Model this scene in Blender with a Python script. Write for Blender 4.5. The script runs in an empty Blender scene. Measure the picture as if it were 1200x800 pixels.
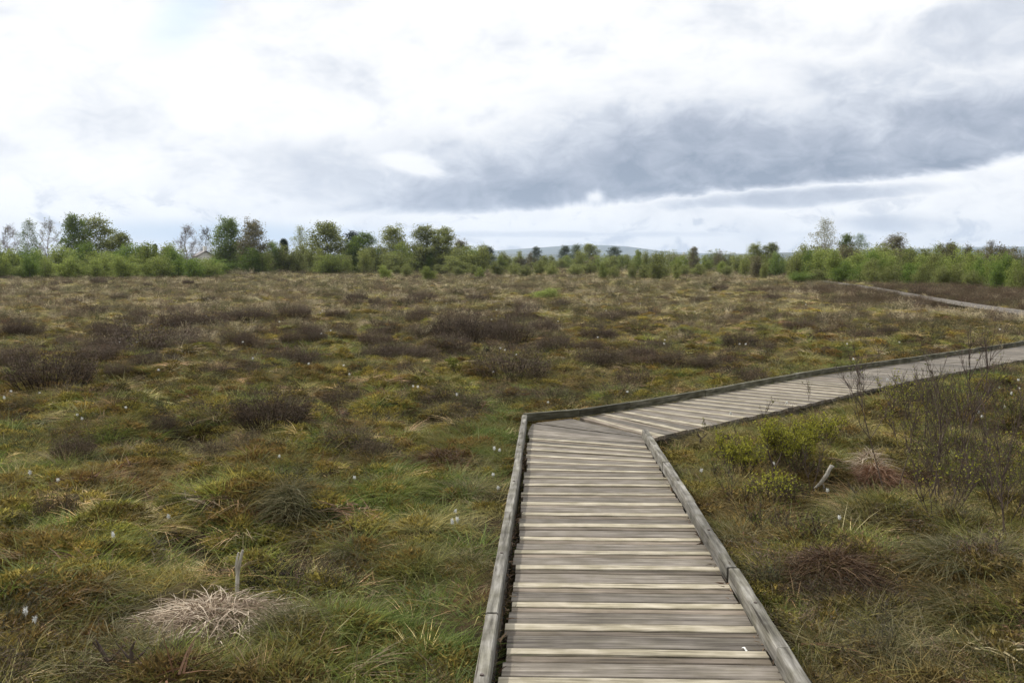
import bpy, math, random
import numpy as np
from mathutils import Vector, Matrix
random.seed(7); RNG = np.random.default_rng(7)
SC = bpy.context.scene
COL = SC.collection
FPX = 1167.0; CAMZ = 1.6; S = 12.0/1167.0
PITCH = math.atan(92/1167)

# ------------------------------------------------------------------ terrain
def _hash(ix, iy, seed):
    h = (ix*374761393 + iy*668265263 + seed*1442695041) & 0xFFFFFFFF
    h = ((h ^ (h >> 13))*1274126177) & 0xFFFFFFFF
    return ((h ^ (h >> 16)) & 0xFFFF)/65535.0
def vnoise(x, y, seed=0):
    x = np.asarray(x, float); y = np.asarray(y, float)
    ix = np.floor(x).astype(np.int64); iy = np.floor(y).astype(np.int64)
    fx = x-ix; fy = y-iy
    fx = fx*fx*(3-2*fx); fy = fy*fy*(3-2*fy)
    a = _hash(ix, iy, seed); b = _hash(ix+1, iy, seed); c = _hash(ix, iy+1, seed); d = _hash(ix+1, iy+1, seed)
    return (a*(1-fx)+b*fx)*(1-fy)+(c*(1-fx)+d*fx)*fy
def fbm(x, y, seed=0, octs=3):
    x = np.asarray(x, float); y = np.asarray(y, float)
    t = 0; amp = 1; tot = 0
    for k in range(octs):
        t = t+amp*vnoise(x*2**k+17.3*k, y*2**k-9.1*k, seed+k); tot += amp; amp *= .5
    return t/tot
def sstep(a, b, x):
    t = np.clip((np.asarray(x, float)-a)/(b-a), 0, 1); return t*t*(3-2*t)
def zdeck(y):
    y = np.asarray(y, float)
    yy = np.maximum(y, -5)
    u = np.clip((yy-30)/50, 0, 1)
    return -S*np.minimum(yy, 30)-S*50*(u-u*u/2)

FAR = [(.18,10.62),(.753,10.98),(1.87,12.12),(4.54,15.24),(6.43,17.1),(8.77,19.45),(11.33,22.04),(14.5,26.5),(17.5,32),(19.8,39),(22.7,52),(26,66),(32,93),(37.6,125),(42,150)]
NEAR = [(1.385,9.62),(1.385,9.62),(2.82,11.2),(5.48,14.25),(7.33,16.2),(9.66,18.6),(12.2,21.2),(15.5,25.8),(18.6,31.4),(21.0,38.6),(23.9,51.7),(27.2,65.7),(33.2,92.6),(38.8,124.6),(43.2,149.6)]
def leftx(y): return -.088+(y-3.65)*.0362        # inner face of the left kerb
def rightx(y): return 1.068+(y-3.65)*.0349       # inner face of the right kerb
CL = [((leftx(-3)+rightx(-3))/2, -3.0), ((leftx(9.8)+rightx(9.8))/2, 9.9)]+[((a[0]+b[0])/2,(a[1]+b[1])/2) for a, b in list(zip(FAR, NEAR))[2:]]
def dist_path(x, y):
    x = np.asarray(x, float); y = np.asarray(y, float)
    d = np.full(x.shape, 1e9)
    for (x0,y0),(x1,y1) in zip(CL[:-1], CL[1:]):
        dx, dy = x1-x0, y1-y0
        t = np.clip(((x-x0)*dx+(y-y0)*dy)/(dx*dx+dy*dy), 0, 1)
        d = np.minimum(d, np.hypot(x-x0-t*dx, y-y0-t*dy))
    return d
def ground(x, y):
    x = np.asarray(x, float); y = np.asarray(y, float)
    r = np.hypot(x, y)
    dp = dist_path(x, y)
    near = 1-sstep(120, 260, r)
    h = (fbm(x/.85, y/.85, 3, 3)-.5)*.60+(fbm(x/.3, y/.3, 11, 2)-.5)*.2+(fbm(x/5, y/5, 23, 2)-.5)*.34
    h = h*near*(.22+.78*sstep(.75, 1.7, dp))
    z0_ = .05*sstep(30, 45, r)*sstep(4.5, 1.2, dp)
    far = (fbm(x/160, y/160, 31, 3)-.5)*2.2*sstep(150, 500, r)
    hl = sstep(1200, 3500, r)*10
    z = zdeck(np.maximum(y, r*.8))-.10-.06*sstep(.7,1.6,dp)+h+far+hl*0
    return z-z0_
def ray(px, py):
    f = Vector((0, math.cos(PITCH), -math.sin(PITCH))); u = Vector((0, math.sin(PITCH), math.cos(PITCH)))
    return (f+Vector((1,0,0))*((px-600)/FPX)+u*((400-py)/FPX)).normalized()
def at(px, py):
    """point of the bog surface seen in that direction"""
    d = ray(px, py); t = np.concatenate([np.arange(2, 30, .03), 30*1.006**np.arange(450)])
    hit = CAMZ+d.z*t <= ground(d.x*t, d.y*t); k = int(np.argmax(hit)) if hit.any() else len(t)-1
    x, y = d.x*t[k], d.y*t[k]
    return Vector((x, y, float(ground(x, y))))

# ------------------------------------------------------------------ helpers
def tag(o, label=None, cat=None, group=None, kind=None):
    if label: o['label'] = label
    if cat: o['category'] = cat
    if group: o['group'] = group
    if kind: o['kind'] = kind
    return o
class MB:
    def __init__(s): s.v = []; s.f = []; s.r = []; s.n = 0
    def add(s, verts, faces, rnd=None):
        verts = np.asarray(verts, float).reshape(-1, 3)
        faces = [tuple(int(i)+s.n for i in f) for f in faces]
        s.v.append(verts); s.f += faces; s.n += len(verts)
        s.r += [random.random() if rnd is None else rnd]*len(faces)
    def mesh(s, name, mats, smooth=False):
        m = bpy.data.meshes.new(name)
        m.from_pydata(np.concatenate(s.v).tolist(), [], s.f)
        a = m.attributes.new('rnd', 'FLOAT', 'FACE'); a.data.foreach_set('value', np.array(s.r, dtype=np.float32))
        for k in (mats if isinstance(mats, (list, tuple)) else [mats]): m.materials.append(k)
        if smooth: m.polygons.foreach_set('use_smooth', [True]*len(m.polygons))
        m.update(); return m
    def obj(s, name, mat, parent=None, smooth=False):
        o = bpy.data.objects.new(name, s.mesh(name, mat, smooth)); COL.objects.link(o); o.parent = parent; return o
    def box(s, c, ax, ay, az, rnd=None):
        """c centre, ax/ay/az half-extent vectors"""
        c, ax, ay, az = [np.array(k, float) for k in (c, ax, ay, az)]
        P = [c+i*ax+j*ay+k*az for k in (-1,1) for j in (-1,1) for i in (-1,1)]
        s.add(P, [(0,2,3,1),(4,5,7,6),(0,1,5,4),(2,6,7,3),(0,4,6,2),(1,3,7,5)], rnd)
    def tube(s, pts, rad, n=5, rnd=None, cap=True):
        pts = [Vector(p) for p in pts]; V = []; F = []
        for i, p in enumerate(pts):
            d = (pts[min(i+1, len(pts)-1)]-pts[max(i-1, 0)]).normalized()
            a = d.cross(Vector((.31,.17,.93))).normalized() if abs(d.z) < .95 else d.cross(Vector((1,0,0))).normalized()
            b = d.cross(a)
            for k in range(n):
                t = 2*math.pi*k/n
                V.append(p+(a*math.cos(t)+b*math.sin(t))*rad[i])
        for i in range(len(pts)-1):
            for k in range(n):
                F.append((i*n+k, i*n+(k+1)%n, (i+1)*n+(k+1)%n, (i+1)*n+k))
        if cap: F.append(tuple(range((len(pts)-1)*n, len(pts)*n))); F.append(tuple(reversed(range(n))))
        s.add([tuple(v) for v in V], F, rnd)
def empty(name, loc, rz=0):
    o = bpy.data.objects.new(name, None); COL.objects.link(o); o.location = loc; o.rotation_euler = (0,0,rz); o.empty_display_size = .2
    return o
def copy_tree(o, parent=None):
    c = o.copy(); COL.objects.link(c); c.parent = parent
    for ch in [k for k in o.children]: copy_tree(ch, c)
    return c
# numpy bulk plant mesh: blades (tapering strips) and leaves (quads)
class Plant:
    def __init__(s): s.V = []; s.Q = []; s.R = []; s.n = 0
    def blades(s, base, dirs, L, W, bend, segs=3, rnd=None):
        base = np.asarray(base, float); dirs = np.asarray(dirs, float)
        N = len(base); dirs = dirs/np.linalg.norm(dirs, axis=1)[:,None]
        side = np.cross(dirs, RNG.normal(size=(N,3))); side /= np.linalg.norm(side, axis=1)[:,None]
        out = dirs*np.array([1,1,0]); out = out/(np.linalg.norm(out, axis=1)[:,None]+1e-6)
        L = np.broadcast_to(L, N)[:,None]; W = np.broadcast_to(W, N)[:,None]; bend = np.broadcast_to(bend, N)[:,None]
        rows = []
        for k in range(segs+1):
            t = k/segs
            c = base+dirs*L*t+out*bend*L*t*t*.9-np.array([0,0,1])*bend*L*t*t*.75
            w = W*(1-t)**.7*.5+W*.04
            rows += [c-side*w, c+side*w]
        A = np.stack(rows, 1)            # N, 2(segs+1), 3
        m = 2*(segs+1)
        s.V.append(A.reshape(-1, 3))
        b = (np.arange(N)*m)[:,None]+s.n
        for k in range(segs):
            s.Q.append(np.stack([b[:,0]+2*k, b[:,0]+2*k+1, b[:,0]+2*k+3, b[:,0]+2*k+2], 1))
            s.R.append(RNG.random(N) if rnd is None and k == 0 else (s.R[-1] if k else np.broadcast_to(rnd, N)))
        s.n += N*m
    def leaves(s, c, size, aspect=.6, up=.0, rnd=None):
        c = np.asarray(c, float); N = len(c)
        a = RNG.normal(size=(N,3)); a[:,2] += up; a /= np.linalg.norm(a, axis=1)[:,None]
        b = np.cross(a, RNG.normal(size=(N,3))); b /= np.linalg.norm(b, axis=1)[:,None]
        size = np.broadcast_to(size, N)[:,None]*.5
        P = np.stack([c-a*size, c+b*size*aspect, c+a*size, c-b*size*aspect], 1)
        s.V.append(P.reshape(-1,3)); s.Q.append(np.arange(N*4).reshape(N,4)+s.n); s.n += N*4
        s.R.append(RNG.random(N) if rnd is None else np.broadcast_to(rnd, N))
    def mesh(s, name, mat):
        V = np.concatenate(s.V).astype(np.float32); Q = np.concatenate(s.Q).astype(np.int32); R = np.concatenate(s.R).astype(np.float32)
        m = bpy.data.meshes.new(name)
        m.vertices.add(len(V)); m.vertices.foreach_set('co', V.ravel())
        m.loops.add(len(Q)*4); m.loops.foreach_set('vertex_index', Q.ravel())
        m.polygons.add(len(Q)); m.polygons.foreach_set('loop_start', np.arange(len(Q), dtype=np.int32)*4)
        m.polygons.foreach_set('use_smooth', np.ones(len(Q), dtype=bool))
        a = m.attributes.new('rnd', 'FLOAT', 'FACE'); a.data.foreach_set('value', R)
        m.materials.append(mat); m.update(calc_edges=True); m.validate(); return m
    def obj(s, name, mat, parent=None):
        o = bpy.data.objects.new(name, s.mesh(name, mat)); COL.objects.link(o); o.parent = parent; return o

# ------------------------------------------------------------------ materials
def newmat(name):
    m = bpy.data.materials.new(name); m.use_nodes = True; m.node_tree.nodes.clear(); return m, m.node_tree.nodes, m.node_tree.links
def ramp(N, pts, interp='LINEAR'):
    r = N.new('ShaderNodeValToRGB'); r.color_ramp.interpolation = interp
    e = r.color_ramp.elements
    while len(e) < len(pts): e.new(.5)
    for k, (p, c) in enumerate(pts): e[k].position = p; e[k].color = (*c, 1)
    return r
def plantmat(name, dark, mid, light, transl=.3, instancer=False, rough=.75):
    m, N, L = newmat(name)
    at_ = N.new('ShaderNodeAttribute'); at_.attribute_name = 'rnd'
    r = ramp(N, [(0, dark), (.5, mid), (1, light)]); L.new(at_.outputs['Fac'], r.inputs[0])
    col = r.outputs[0]
    if instancer:
        ti = N.new('ShaderNodeAttribute'); ti.attribute_type = 'INSTANCER'; ti.attribute_name = 'tint'
        mx = N.new('ShaderNodeMix'); mx.data_type = 'RGBA'; mx.blend_type = 'MULTIPLY'; mx.inputs[0].default_value = 1
        L.new(col, mx.inputs[6]); L.new(ti.outputs['Color'], mx.inputs[7]); col = mx.outputs[2]
    else:
        oi = N.new('ShaderNodeObjectInfo'); hs = N.new('ShaderNodeHueSaturation')
        mr = N.new('ShaderNodeMapRange'); mr.inputs[3].default_value = .78; mr.inputs[4].default_value = 1.22
        L.new(oi.outputs['Random'], mr.inputs[0]); L.new(mr.outputs[0], hs.inputs['Value'])
        L.new(col, hs.inputs['Color']); col = hs.outputs[0]
    p = N.new('ShaderNodeBsdfPrincipled'); p.inputs['Roughness'].default_value = rough; p.inputs['Specular IOR Level'].default_value = .25
    t = N.new('ShaderNodeBsdfTranslucent'); mix = N.new('ShaderNodeMixShader'); mix.inputs[0].default_value = transl
    o = N.new('ShaderNodeOutputMaterial')
    L.new(col, p.inputs['Base Color']); L.new(col, t.inputs[0]); L.new(p.outputs[0], mix.inputs[1]); L.new(t.outputs[0], mix.inputs[2]); L.new(mix.outputs[0], o.inputs[0])
    return m
def woodmat(name, cols, rough=.85, scale=(3, 60, 60), grime=.5, bump=.4, vary=(.62, 1.25)):
    """weathered timber: grain stretched along the object's X axis, colour shifted per object and per rnd"""
    m, N, L = newmat(name)
    tc = N.new('ShaderNodeTexCoord'); mp = N.new('ShaderNodeMapping'); mp.inputs['Scale'].default_value = scale
    oi = N.new('ShaderNodeObjectInfo'); ra = N.new('ShaderNodeAttribute'); ra.attribute_name = 'rnd'
    ad = N.new('ShaderNodeMath'); L.new(oi.outputs['Random'], ad.inputs[0]); L.new(ra.outputs['Fac'], ad.inputs[1])
    fr = N.new('ShaderNodeMath'); fr.operation = 'FRACT'; L.new(ad.outputs[0], fr.inputs[0])
    cb = N.new('ShaderNodeCombineXYZ'); mu = N.new('ShaderNodeMath'); mu.operation = 'MULTIPLY'; mu.inputs[1].default_value = 37.0
    L.new(fr.outputs[0], mu.inputs[0]); L.new(mu.outputs[0], cb.inputs[0]); L.new(mu.outputs[0], cb.inputs[1])
    va = N.new('ShaderNodeVectorMath'); L.new(tc.outputs['Object'], va.inputs[0]); L.new(cb.outputs[0], va.inputs[1])
    L.new(va.outputs[0], mp.inputs[0])
    n1 = N.new('ShaderNodeTexNoise'); n1.inputs['Scale'].default_value = 1; n1.inputs['Detail'].default_value = 6; n1.inputs['Roughness'].default_value = .65
    L.new(mp.outputs[0], n1.inputs[0])
    n2 = N.new('ShaderNodeTexNoise'); n2.inputs['Scale'].default_value = 7; n2.inputs['Detail'].default_value = 5; L.new(va.outputs[0], n2.inputs[0])
    r = ramp(N, [(.33, cols[0]), (.5, cols[1]), (.68, cols[2])]); L.new(n1.outputs[0], r.inputs[0])
    # per-board value shift
    mp2 = N.new('ShaderNodeMapping'); mp2.inputs['Scale'].default_value = tuple(q*(1.4 if q > 20 else .55) for q in scale); L.new(va.outputs[0], mp2.inputs[0])
    n3 = N.new('ShaderNodeTexNoise'); n3.inputs['Scale'].default_value = 1; n3.inputs['Detail'].default_value = 3; L.new(mp2.outputs[0], n3.inputs[0])
    cr3 = ramp(N, [(.30, (.25,.22,.18)), (.37, (1,1,1))]); L.new(n3.outputs[0], cr3.inputs[0])
    mxc = N.new('ShaderNodeMix'); mxc.data_type = 'RGBA'; mxc.blend_type = 'MULTIPLY'; mxc.inputs[0].default_value = 1; L.new(r.outputs[0], mxc.inputs[6]); L.new(cr3.outputs[0], mxc.inputs[7])
    hs = N.new('ShaderNodeHueSaturation'); mr = N.new('ShaderNodeMapRange'); mr.inputs[3].default_value = vary[0]; mr.inputs[4].default_value = vary[1]
    L.new(fr.outputs[0], mr.inputs[0]); L.new(mr.outputs[0], hs.inputs['Value']); L.new(mxc.outputs[2], hs.inputs['Color'])
    g = ramp(N, [(.38, (.48,.47,.36)), (.62, (1,1,1))]); L.new(n2.outputs[0], g.inputs[0])
    mx = N.new('ShaderNodeMix'); mx.data_type = 'RGBA'; mx.blend_type = 'MULTIPLY'; mx.inputs[0].default_value = grime
    L.new(hs.outputs[0], mx.inputs[6]); L.new(g.outputs[0], mx.inputs[7])
    p = N.new('ShaderNodeBsdfPrincipled'); p.inputs['Roughness'].default_value = rough; p.inputs['Specular IOR Level'].default_value = .25
    b = N.new('ShaderNodeBump'); b.inputs['Strength'].default_value = bump; b.inputs['Distance'].default_value = .004
    L.new(n1.outputs[0], b.inputs['Height']); L.new(b.outputs[0], p.inputs['Normal'])
    o = N.new('ShaderNodeOutputMaterial'); L.new(mx.outputs[2], p.inputs['Base Color']); L.new(p.outputs[0], o.inputs[0])
    return m
def plain(name, c, rough=.8, var=.25, scale=4):
    m, N, L = newmat(name)
    tc = N.new('ShaderNodeTexCoord'); n = N.new('ShaderNodeTexNoise'); n.inputs['Scale'].default_value = scale; n.inputs['Detail'].default_value = 5
    L.new(tc.outputs['Object'], n.inputs[0])
    r = ramp(N, [(.3, tuple(k*(1-var) for k in c)), (.7, tuple(min(1, k*(1+var)) for k in c))]); L.new(n.outputs[0], r.inputs[0])
    p = N.new('ShaderNodeBsdfPrincipled'); p.inputs['Roughness'].default_value = rough
    o = N.new('ShaderNodeOutputMaterial'); L.new(r.outputs[0], p.inputs['Base Color']); L.new(p.outputs[0], o.inputs[0])
    return m

M_plank = woodmat('weathered_plank', [(.055,.045,.037), (.155,.135,.112), (.27,.24,.20)], scale=(2.0, 42, 42))
M_light = woodmat('pale_plank', [(.065,.052,.04), (.165,.135,.105), (.27,.225,.175)], scale=(2.0, 42, 42))
M_grip = woodmat('gritty_strip', [(.20,.175,.13), (.35,.31,.235), (.46,.415,.325)], scale=(4, 50, 50), grime=.55, bump=.5, vary=(.85, 1.12))
M_kerb = woodmat('kerb_timber', [(.06,.054,.045), (.165,.155,.135), (.30,.285,.255)], scale=(3, 38, 38), grime=.7)
M_mossk_shade = woodmat('mossy_shaded_kerb_timber', [(.035,.034,.018), (.095,.09,.06), (.20,.19,.15)], scale=(3, 38, 38), grime=.8)  # moss stain, with shade of the backlit side also put into the colour
M_bearer = woodmat('dark_bearer', [(.03,.025,.02), (.06,.05,.035), (.09,.08,.05)], scale=(3, 30, 30))
M_bleached = woodmat('bleached_wood', [(.20,.17,.14), (.50,.47,.41), (.78,.75,.69)], scale=(50, 50, 6), grime=.6)
M_bark = plain('bark', (.085,.07,.055), .9, .4, 9)
M_palebark = plain('pale_bark', (.33,.31,.27), .85, .45, 6)
M_twig = plain('twig', (.07,.048,.036), .9, .4, 20)
M_greytwig = plain('grey_twig', (.21,.175,.15), .9, .3, 3)

# ------------------------------------------------------------------ camera, world, sun
cam = bpy.data.cameras.new('camera'); co = bpy.data.objects.new('camera', cam); COL.objects.link(co); SC.camera = co
cam.sensor_width = 36; cam.lens = 36*FPX/1200; co.location = (0,0,CAMZ); co.rotation_euler = (math.pi/2-PITCH, 0, 0)
cam.clip_start = .1; cam.clip_end = 30000
SUN_EL, SUN_AZ = 40, -52     # azimuth measured from +Y towards +X
az = math.radians(SUN_AZ); el = math.radians(SUN_EL)
sd = Vector((math.sin(az)*math.cos(el), math.cos(az)*math.cos(el), math.sin(el)))
sl = bpy.data.lights.new('sun', 'SUN'); sl.energy = 3.6; sl.angle = math.radians(2); sl.color = (1, .95, .87)
so = bpy.data.objects.new('sun', sl); COL.objects.link(so); so.rotation_euler = (-sd).to_track_quat('-Z', 'Y').to_euler(); so.location = (-20, 20, 30)

W = bpy.data.worlds.new('World'); SC.world = W; W.use_nodes = True; W.cycles.sampling_method = 'NONE'
N = W.node_tree.nodes; L = W.node_tree.links; N.clear()
def lk(a, b):
    if isinstance(a, (int, float)): b.default_value = a
    else: L.new(a, b)
def mth(op, a, b=0.0, c=None, clamp=False):
    n = N.new('ShaderNodeMath'); n.operation = op; n.use_clamp = clamp; lk(a, n.inputs[0]); lk(b, n.inputs[1])
    if c is not None: lk(c, n.inputs[2])
    return n.outputs[0]
def smo(v, a, b, lo=0., hi=1.):
    n = N.new('ShaderNodeMapRange'); n.interpolation_type = 'SMOOTHSTEP'; lk(v, n.inputs[0]); lk(a, n.inputs[1]); lk(b, n.inputs[2]); n.inputs[3].default_value = lo; n.inputs[4].default_value = hi
    return n.outputs[0]
tc = N.new('ShaderNodeTexCoord'); sx = N.new('ShaderNodeSeparateXYZ'); L.new(tc.outputs['Generated'], sx.inputs[0])
AZ = mth('ARCTAN2', sx.outputs[0], sx.outputs[1]); EL = mth('ARCSINE', sx.outputs[2])
def noise(sxk, syk, scale, detail=6, rough=.55, dist=0., w=0.):
    cb = N.new('ShaderNodeCombineXYZ'); L.new(mth('MULTIPLY', AZ, sxk), cb.inputs[0]); L.new(mth('MULTIPLY', EL, syk), cb.inputs[1]); cb.inputs[2].default_value = w
    n = N.new('ShaderNodeTexNoise'); n.inputs['Scale'].default_value = scale; n.inputs['Detail'].default_value = detail; n.inputs['Roughness'].default_value = rough; n.inputs['Distortion'].default_value = dist
    L.new(cb.outputs[0], n.inputs[0]); return n.outputs[0]
def pa(x): return math.atan((x-600)/FPX)
def pe(y, x=600): return math.atan((308-y)/FPX*math.cos(pa(x)))
def curve(pts):
    """elevation as a function of azimuth through (px, py) landmarks of the cloud deck"""
    n = N.new('ShaderNodeFloatCurve'); c = n.mapping.curves[0]
    P = [((pa(x)+.8)/1.6, pe(y, x)/.5) for x, y in pts]
    while len(c.points) < len(P): c.points.new(.5, .5)
    for k, (a, b) in enumerate(P): c.points[k].location = (a, b)
    n.mapping.update(); L.new(mth('MULTIPLY_ADD', AZ, 1/1.6, .5), n.inputs[1])
    return mth('MULTIPLY', n.outputs[0], .5)
def blob(x, y, rx, ry, tilt=0., wob=0.):
    a = mth('SUBTRACT', AZ, pa(x)); e = mth('SUBTRACT', EL, pe(y, x))
    e = mth('MULTIPLY_ADD', a, -tilt, e)
    q = mth('ADD', mth('POWER', mth('ABSOLUTE', mth('MULTIPLY', a, FPX/rx)), 2.0), mth('POWER', mth('ABSOLUTE', mth('MULTIPLY', e, FPX/ry)), 2.0))
    return smo(mth('ADD', mth('POWER', q, .5), mth('MULTIPLY', mth('SUBTRACT', NW, .5), 1.7 if wob == 0 else wob)), 1.25, .2)
NA = noise(1, 2.1, 6.5, 7, .55, .25); NW = noise(1, 1.7, 11, 7, .58, .6, 3.1); NF = noise(1, 1.7, 24, 6, .6, .5, 7.7); NB = noise(1, 1.7, 3.1, 4, .5, .2, 11)
# main dark bank with a crisp slanted base
LOW = curve([(-300,262),(150,262),(330,262),(450,257),(560,252),(660,246),(760,236),(900,226),(1050,210),(1200,190),(1500,150)])
HI = curve([(-300,250),(150,225),(270,165),(420,120),(560,112),(660,92),(760,60),(900,30),(1050,30),(1200,30),(1500,20)])
TT0 = 0
low = smo(mth('ADD', mth('SUBTRACT', EL, LOW), mth('MULTIPLY', mth('SUBTRACT', NW, .5), .030)), -.003, .010)
TT = mth('DIVIDE', mth('SUBTRACT', EL, LOW), mth('SUBTRACT', HI, LOW))        # 0 at base, 1 at top
fade = smo(mth('ADD', TT, mth('MULTIPLY', mth('SUBTRACT', mth('ADD', mth('MULTIPLY', NA, .7), mth('MULTIPLY', NW, .3)), .5), 2.0)), 1.1, .15)
side = mth('MULTIPLY', smo(AZ, -.30, .04), smo(AZ, 1.25, .8))
bank = mth('MULTIPLY', mth('MULTIPLY', low, fade), side)
bank = mth('MULTIPLY', bank, smo(TT, -.1, 1.0, 1.0, .42))
bank = mth('MULTIPLY', bank, mth('MULTIPLY_ADD', mth('ADD', NW, mth('MULTIPLY', NF, .6)), 1.15, .02), clamp=True)
def mx2(a, b): return mth('MAXIMUM', a, b)
d2 = mth('MULTIPLY', blob(400, 205, 170, 45, -.05), .34)
d3 = mth('MULTIPLY', blob(930, 232, 190, 11, .05), .55)
d4 = mth('MULTIPLY', blob(1040, 262, 70, 14), .42)
d5 = mth('MULTIPLY', blob(1150, 40, 170, 50, .1), .36)
d6 = mth('MULTIPLY', blob(640, 275, 300, 5, .0), .25)
low_left = mth('MULTIPLY', blob(270, 275, 190, 17, -.02, .7), .7)
gen = mth('MULTIPLY', smo(mth('ADD', mth('MULTIPLY', NA, .5), mth('ADD', mth('MULTIPLY', NF, .2), mth('MULTIPLY', NW, .3))), .42, .66), .24)
genlow = mth('MULTIPLY', mth('MULTIPLY', smo(NF, .48, .68), .28), smo(EL, .11, .03))
D = mx2(mx2(mx2(bank, d2), mx2(d3, d4)), mx2(mx2(d5, d6), mx2(gen, genlow)))
puffs = mx2(mth('MULTIPLY', blob(478, 196, 46, 17, -.25, 3.2), .8), mx2(mth('MULTIPLY', blob(697, 232, 13, 10), .9), mth('MULTIPLY', blob(920, 120, 70, 26, -.35), .45)))
D = mth('MULTIPLY', D, mth('SUBTRACT', 1.0, puffs, clamp=True))
D = mth('ADD', D, mth('MULTIPLY', mth('MULTIPLY', mth('SUBTRACT', NF, .5), .55), smo(D, .08, .4)), clamp=True)
cr = ramp(N, [(0, (.93,.93,.93)), (.12, (.83,.84,.86)), (.34, (.60,.635,.70)), (.62, (.40,.44,.52)), (1, (.245,.29,.37))]); L.new(D, cr.inputs[0])
ll = N.new('ShaderNodeMix'); ll.data_type = 'RGBA'; L.new(low_left, ll.inputs[0]); L.new(cr.outputs[0], ll.inputs[6]); ll.inputs[7].default_value = (.47,.60,.74,1)
bg = N.new('ShaderNodeBackground'); L.new(ll.outputs[2], bg.inputs[0]); 
# unseen sky dimmed behind the camera to darken camera-facing sides, boosted overhead to compensate
L.new(mth('MULTIPLY', mth('ADD', smo(EL, .22, .6, 1.0, 1.6), 0.0), smo(sx.outputs[1], -.75, .15, .50, 1.0)), bg.inputs[1])
sky = N.new('ShaderNodeTexSky'); sky.sky_type = 'NISHITA'; sky.sun_disc = False; sky.sun_elevation = el; sky.sun_rotation = az; sky.dust_density = 1.5
bs = N.new('ShaderNodeBackground'); L.new(sky.outputs[0], bs.inputs[0]); bs.inputs[1].default_value = .12
gap = mx2(mth('MULTIPLY', blob(225, 25, 60, 45, .6), .62), mth('MULTIPLY', blob(330, -12, 150, 24, .1), .45))
gap = mx2(gap, mth('MULTIPLY', smo(NB, .62, .74), smo(EL, .3, .5, 0, .7)))
ms = N.new('ShaderNodeMixShader'); L.new(gap, ms.inputs[0]); L.new(bg.outputs[0], ms.inputs[1]); L.new(bs.outputs[0], ms.inputs[2])
wo = N.new('ShaderNodeOutputWorld'); L.new(ms.outputs[0], wo.inputs[0])
SC.view_settings.view_transform = 'Standard'; SC.view_settings.look = 'None'; SC.view_settings.gamma = 1; SC.view_settings.exposure = .25
SC.view_settings.use_curve_mapping = False
SC.cycles.max_bounces = 4; SC.cycles.diffuse_bounces = 2; SC.cycles.glossy_bounces = 1; SC.cycles.transmission_bounces = 2; SC.cycles.volume_bounces = 0; SC.cycles.transparent_max_bounces = 4
SC.cycles.use_denoising = False if False else SC.cycles.use_denoising

# ------------------------------------------------------------------ ground sheet
def spaced(lin, step, g, reach):
    a = list(np.arange(0, lin, step)); s = step
    while a[-1] < reach: s *= g; a.append(a[-1]+s)
    return np.array(a)
gx = spaced(13, .1, 1.05, 12000); gx = np.concatenate([-gx[:0:-1], gx])
gyf = spaced(26, .1, 1.045, 12000); gyb = spaced(1, .2, 1.25, 12000); gy = np.concatenate([-gyb[:0:-1], gyf])
X, Y = np.meshgrid(gx, gy); Z = ground(X, Y)
V = np.stack([X, Y, Z], -1).reshape(-1, 3).astype(np.float32); nx, ny = len(gx), len(gy)
I = np.arange(nx*ny).reshape(ny, nx)
Q = np.stack([I[:-1,:-1], I[:-1,1:], I[1:,1:], I[1:,:-1]], -1).reshape(-1, 4).astype(np.int32)
gm = bpy.data.meshes.new('ground'); gm.vertices.add(len(V)); gm.vertices.foreach_set('co', V.ravel()); gm.loops.add(len(Q)*4); gm.loops.foreach_set('vertex_index', Q.ravel())
gm.polygons.add(len(Q)); gm.polygons.foreach_set('loop_start', np.arange(len(Q), dtype=np.int32)*4); gm.polygons.foreach_set('use_smooth', np.ones(len(Q), dtype=bool)); gm.update(calc_edges=True)
m, N, L = newmat('bog_ground')
tc = N.new('ShaderNodeTexCoord')
def gn(scale, det=6, ro=.6):
    n = N.new('ShaderNodeTexNoise'); n.inputs['Scale'].default_value = scale; n.inputs['Detail'].default_value = det; n.inputs['Roughness'].default_value = ro; L.new(tc.outputs['Object'], n.inputs[0]); return n.outputs[0]
r1 = ramp(N, [(.32, (.020,.014,.009)), (.45, (.045,.032,.016)), (.55, (.06,.05,.02)), (.68, (.085,.045,.024))]); L.new(gn(1.3), r1.inputs[0])
r2 = ramp(N, [(.3, (.5,.5,.5)), (.7, (1.4,1.3,1.1))]); L.new(gn(14, 8), r2.inputs[0])
mx = N.new('ShaderNodeMix'); mx.data_type = 'RGBA'; mx.blend_type = 'MULTIPLY'; mx.inputs[0].default_value = 1; L.new(r1.outputs[0], mx.inputs[6]); L.new(r2.outputs[0], mx.inputs[7])
p = N.new('ShaderNodeBsdfPrincipled'); p.inputs['Roughness'].default_value = .95; p.inputs['Specular IOR Level'].default_value = .1; L.new(mx.outputs[2], p.inputs['Base Color'])
b = N.new('ShaderNodeBump'); b.inputs['Distance'].default_value = .05; L.new(gn(22, 8), b.inputs['Height']); L.new(b.outputs[0], p.inputs['Normal'])
o = N.new('ShaderNodeOutputMaterial'); L.new(p.outputs[0], o.inputs[0])
gm.materials.append(m)
g = bpy.data.objects.new('ground', gm); COL.objects.link(g); tag(g, kind='structure')

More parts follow.
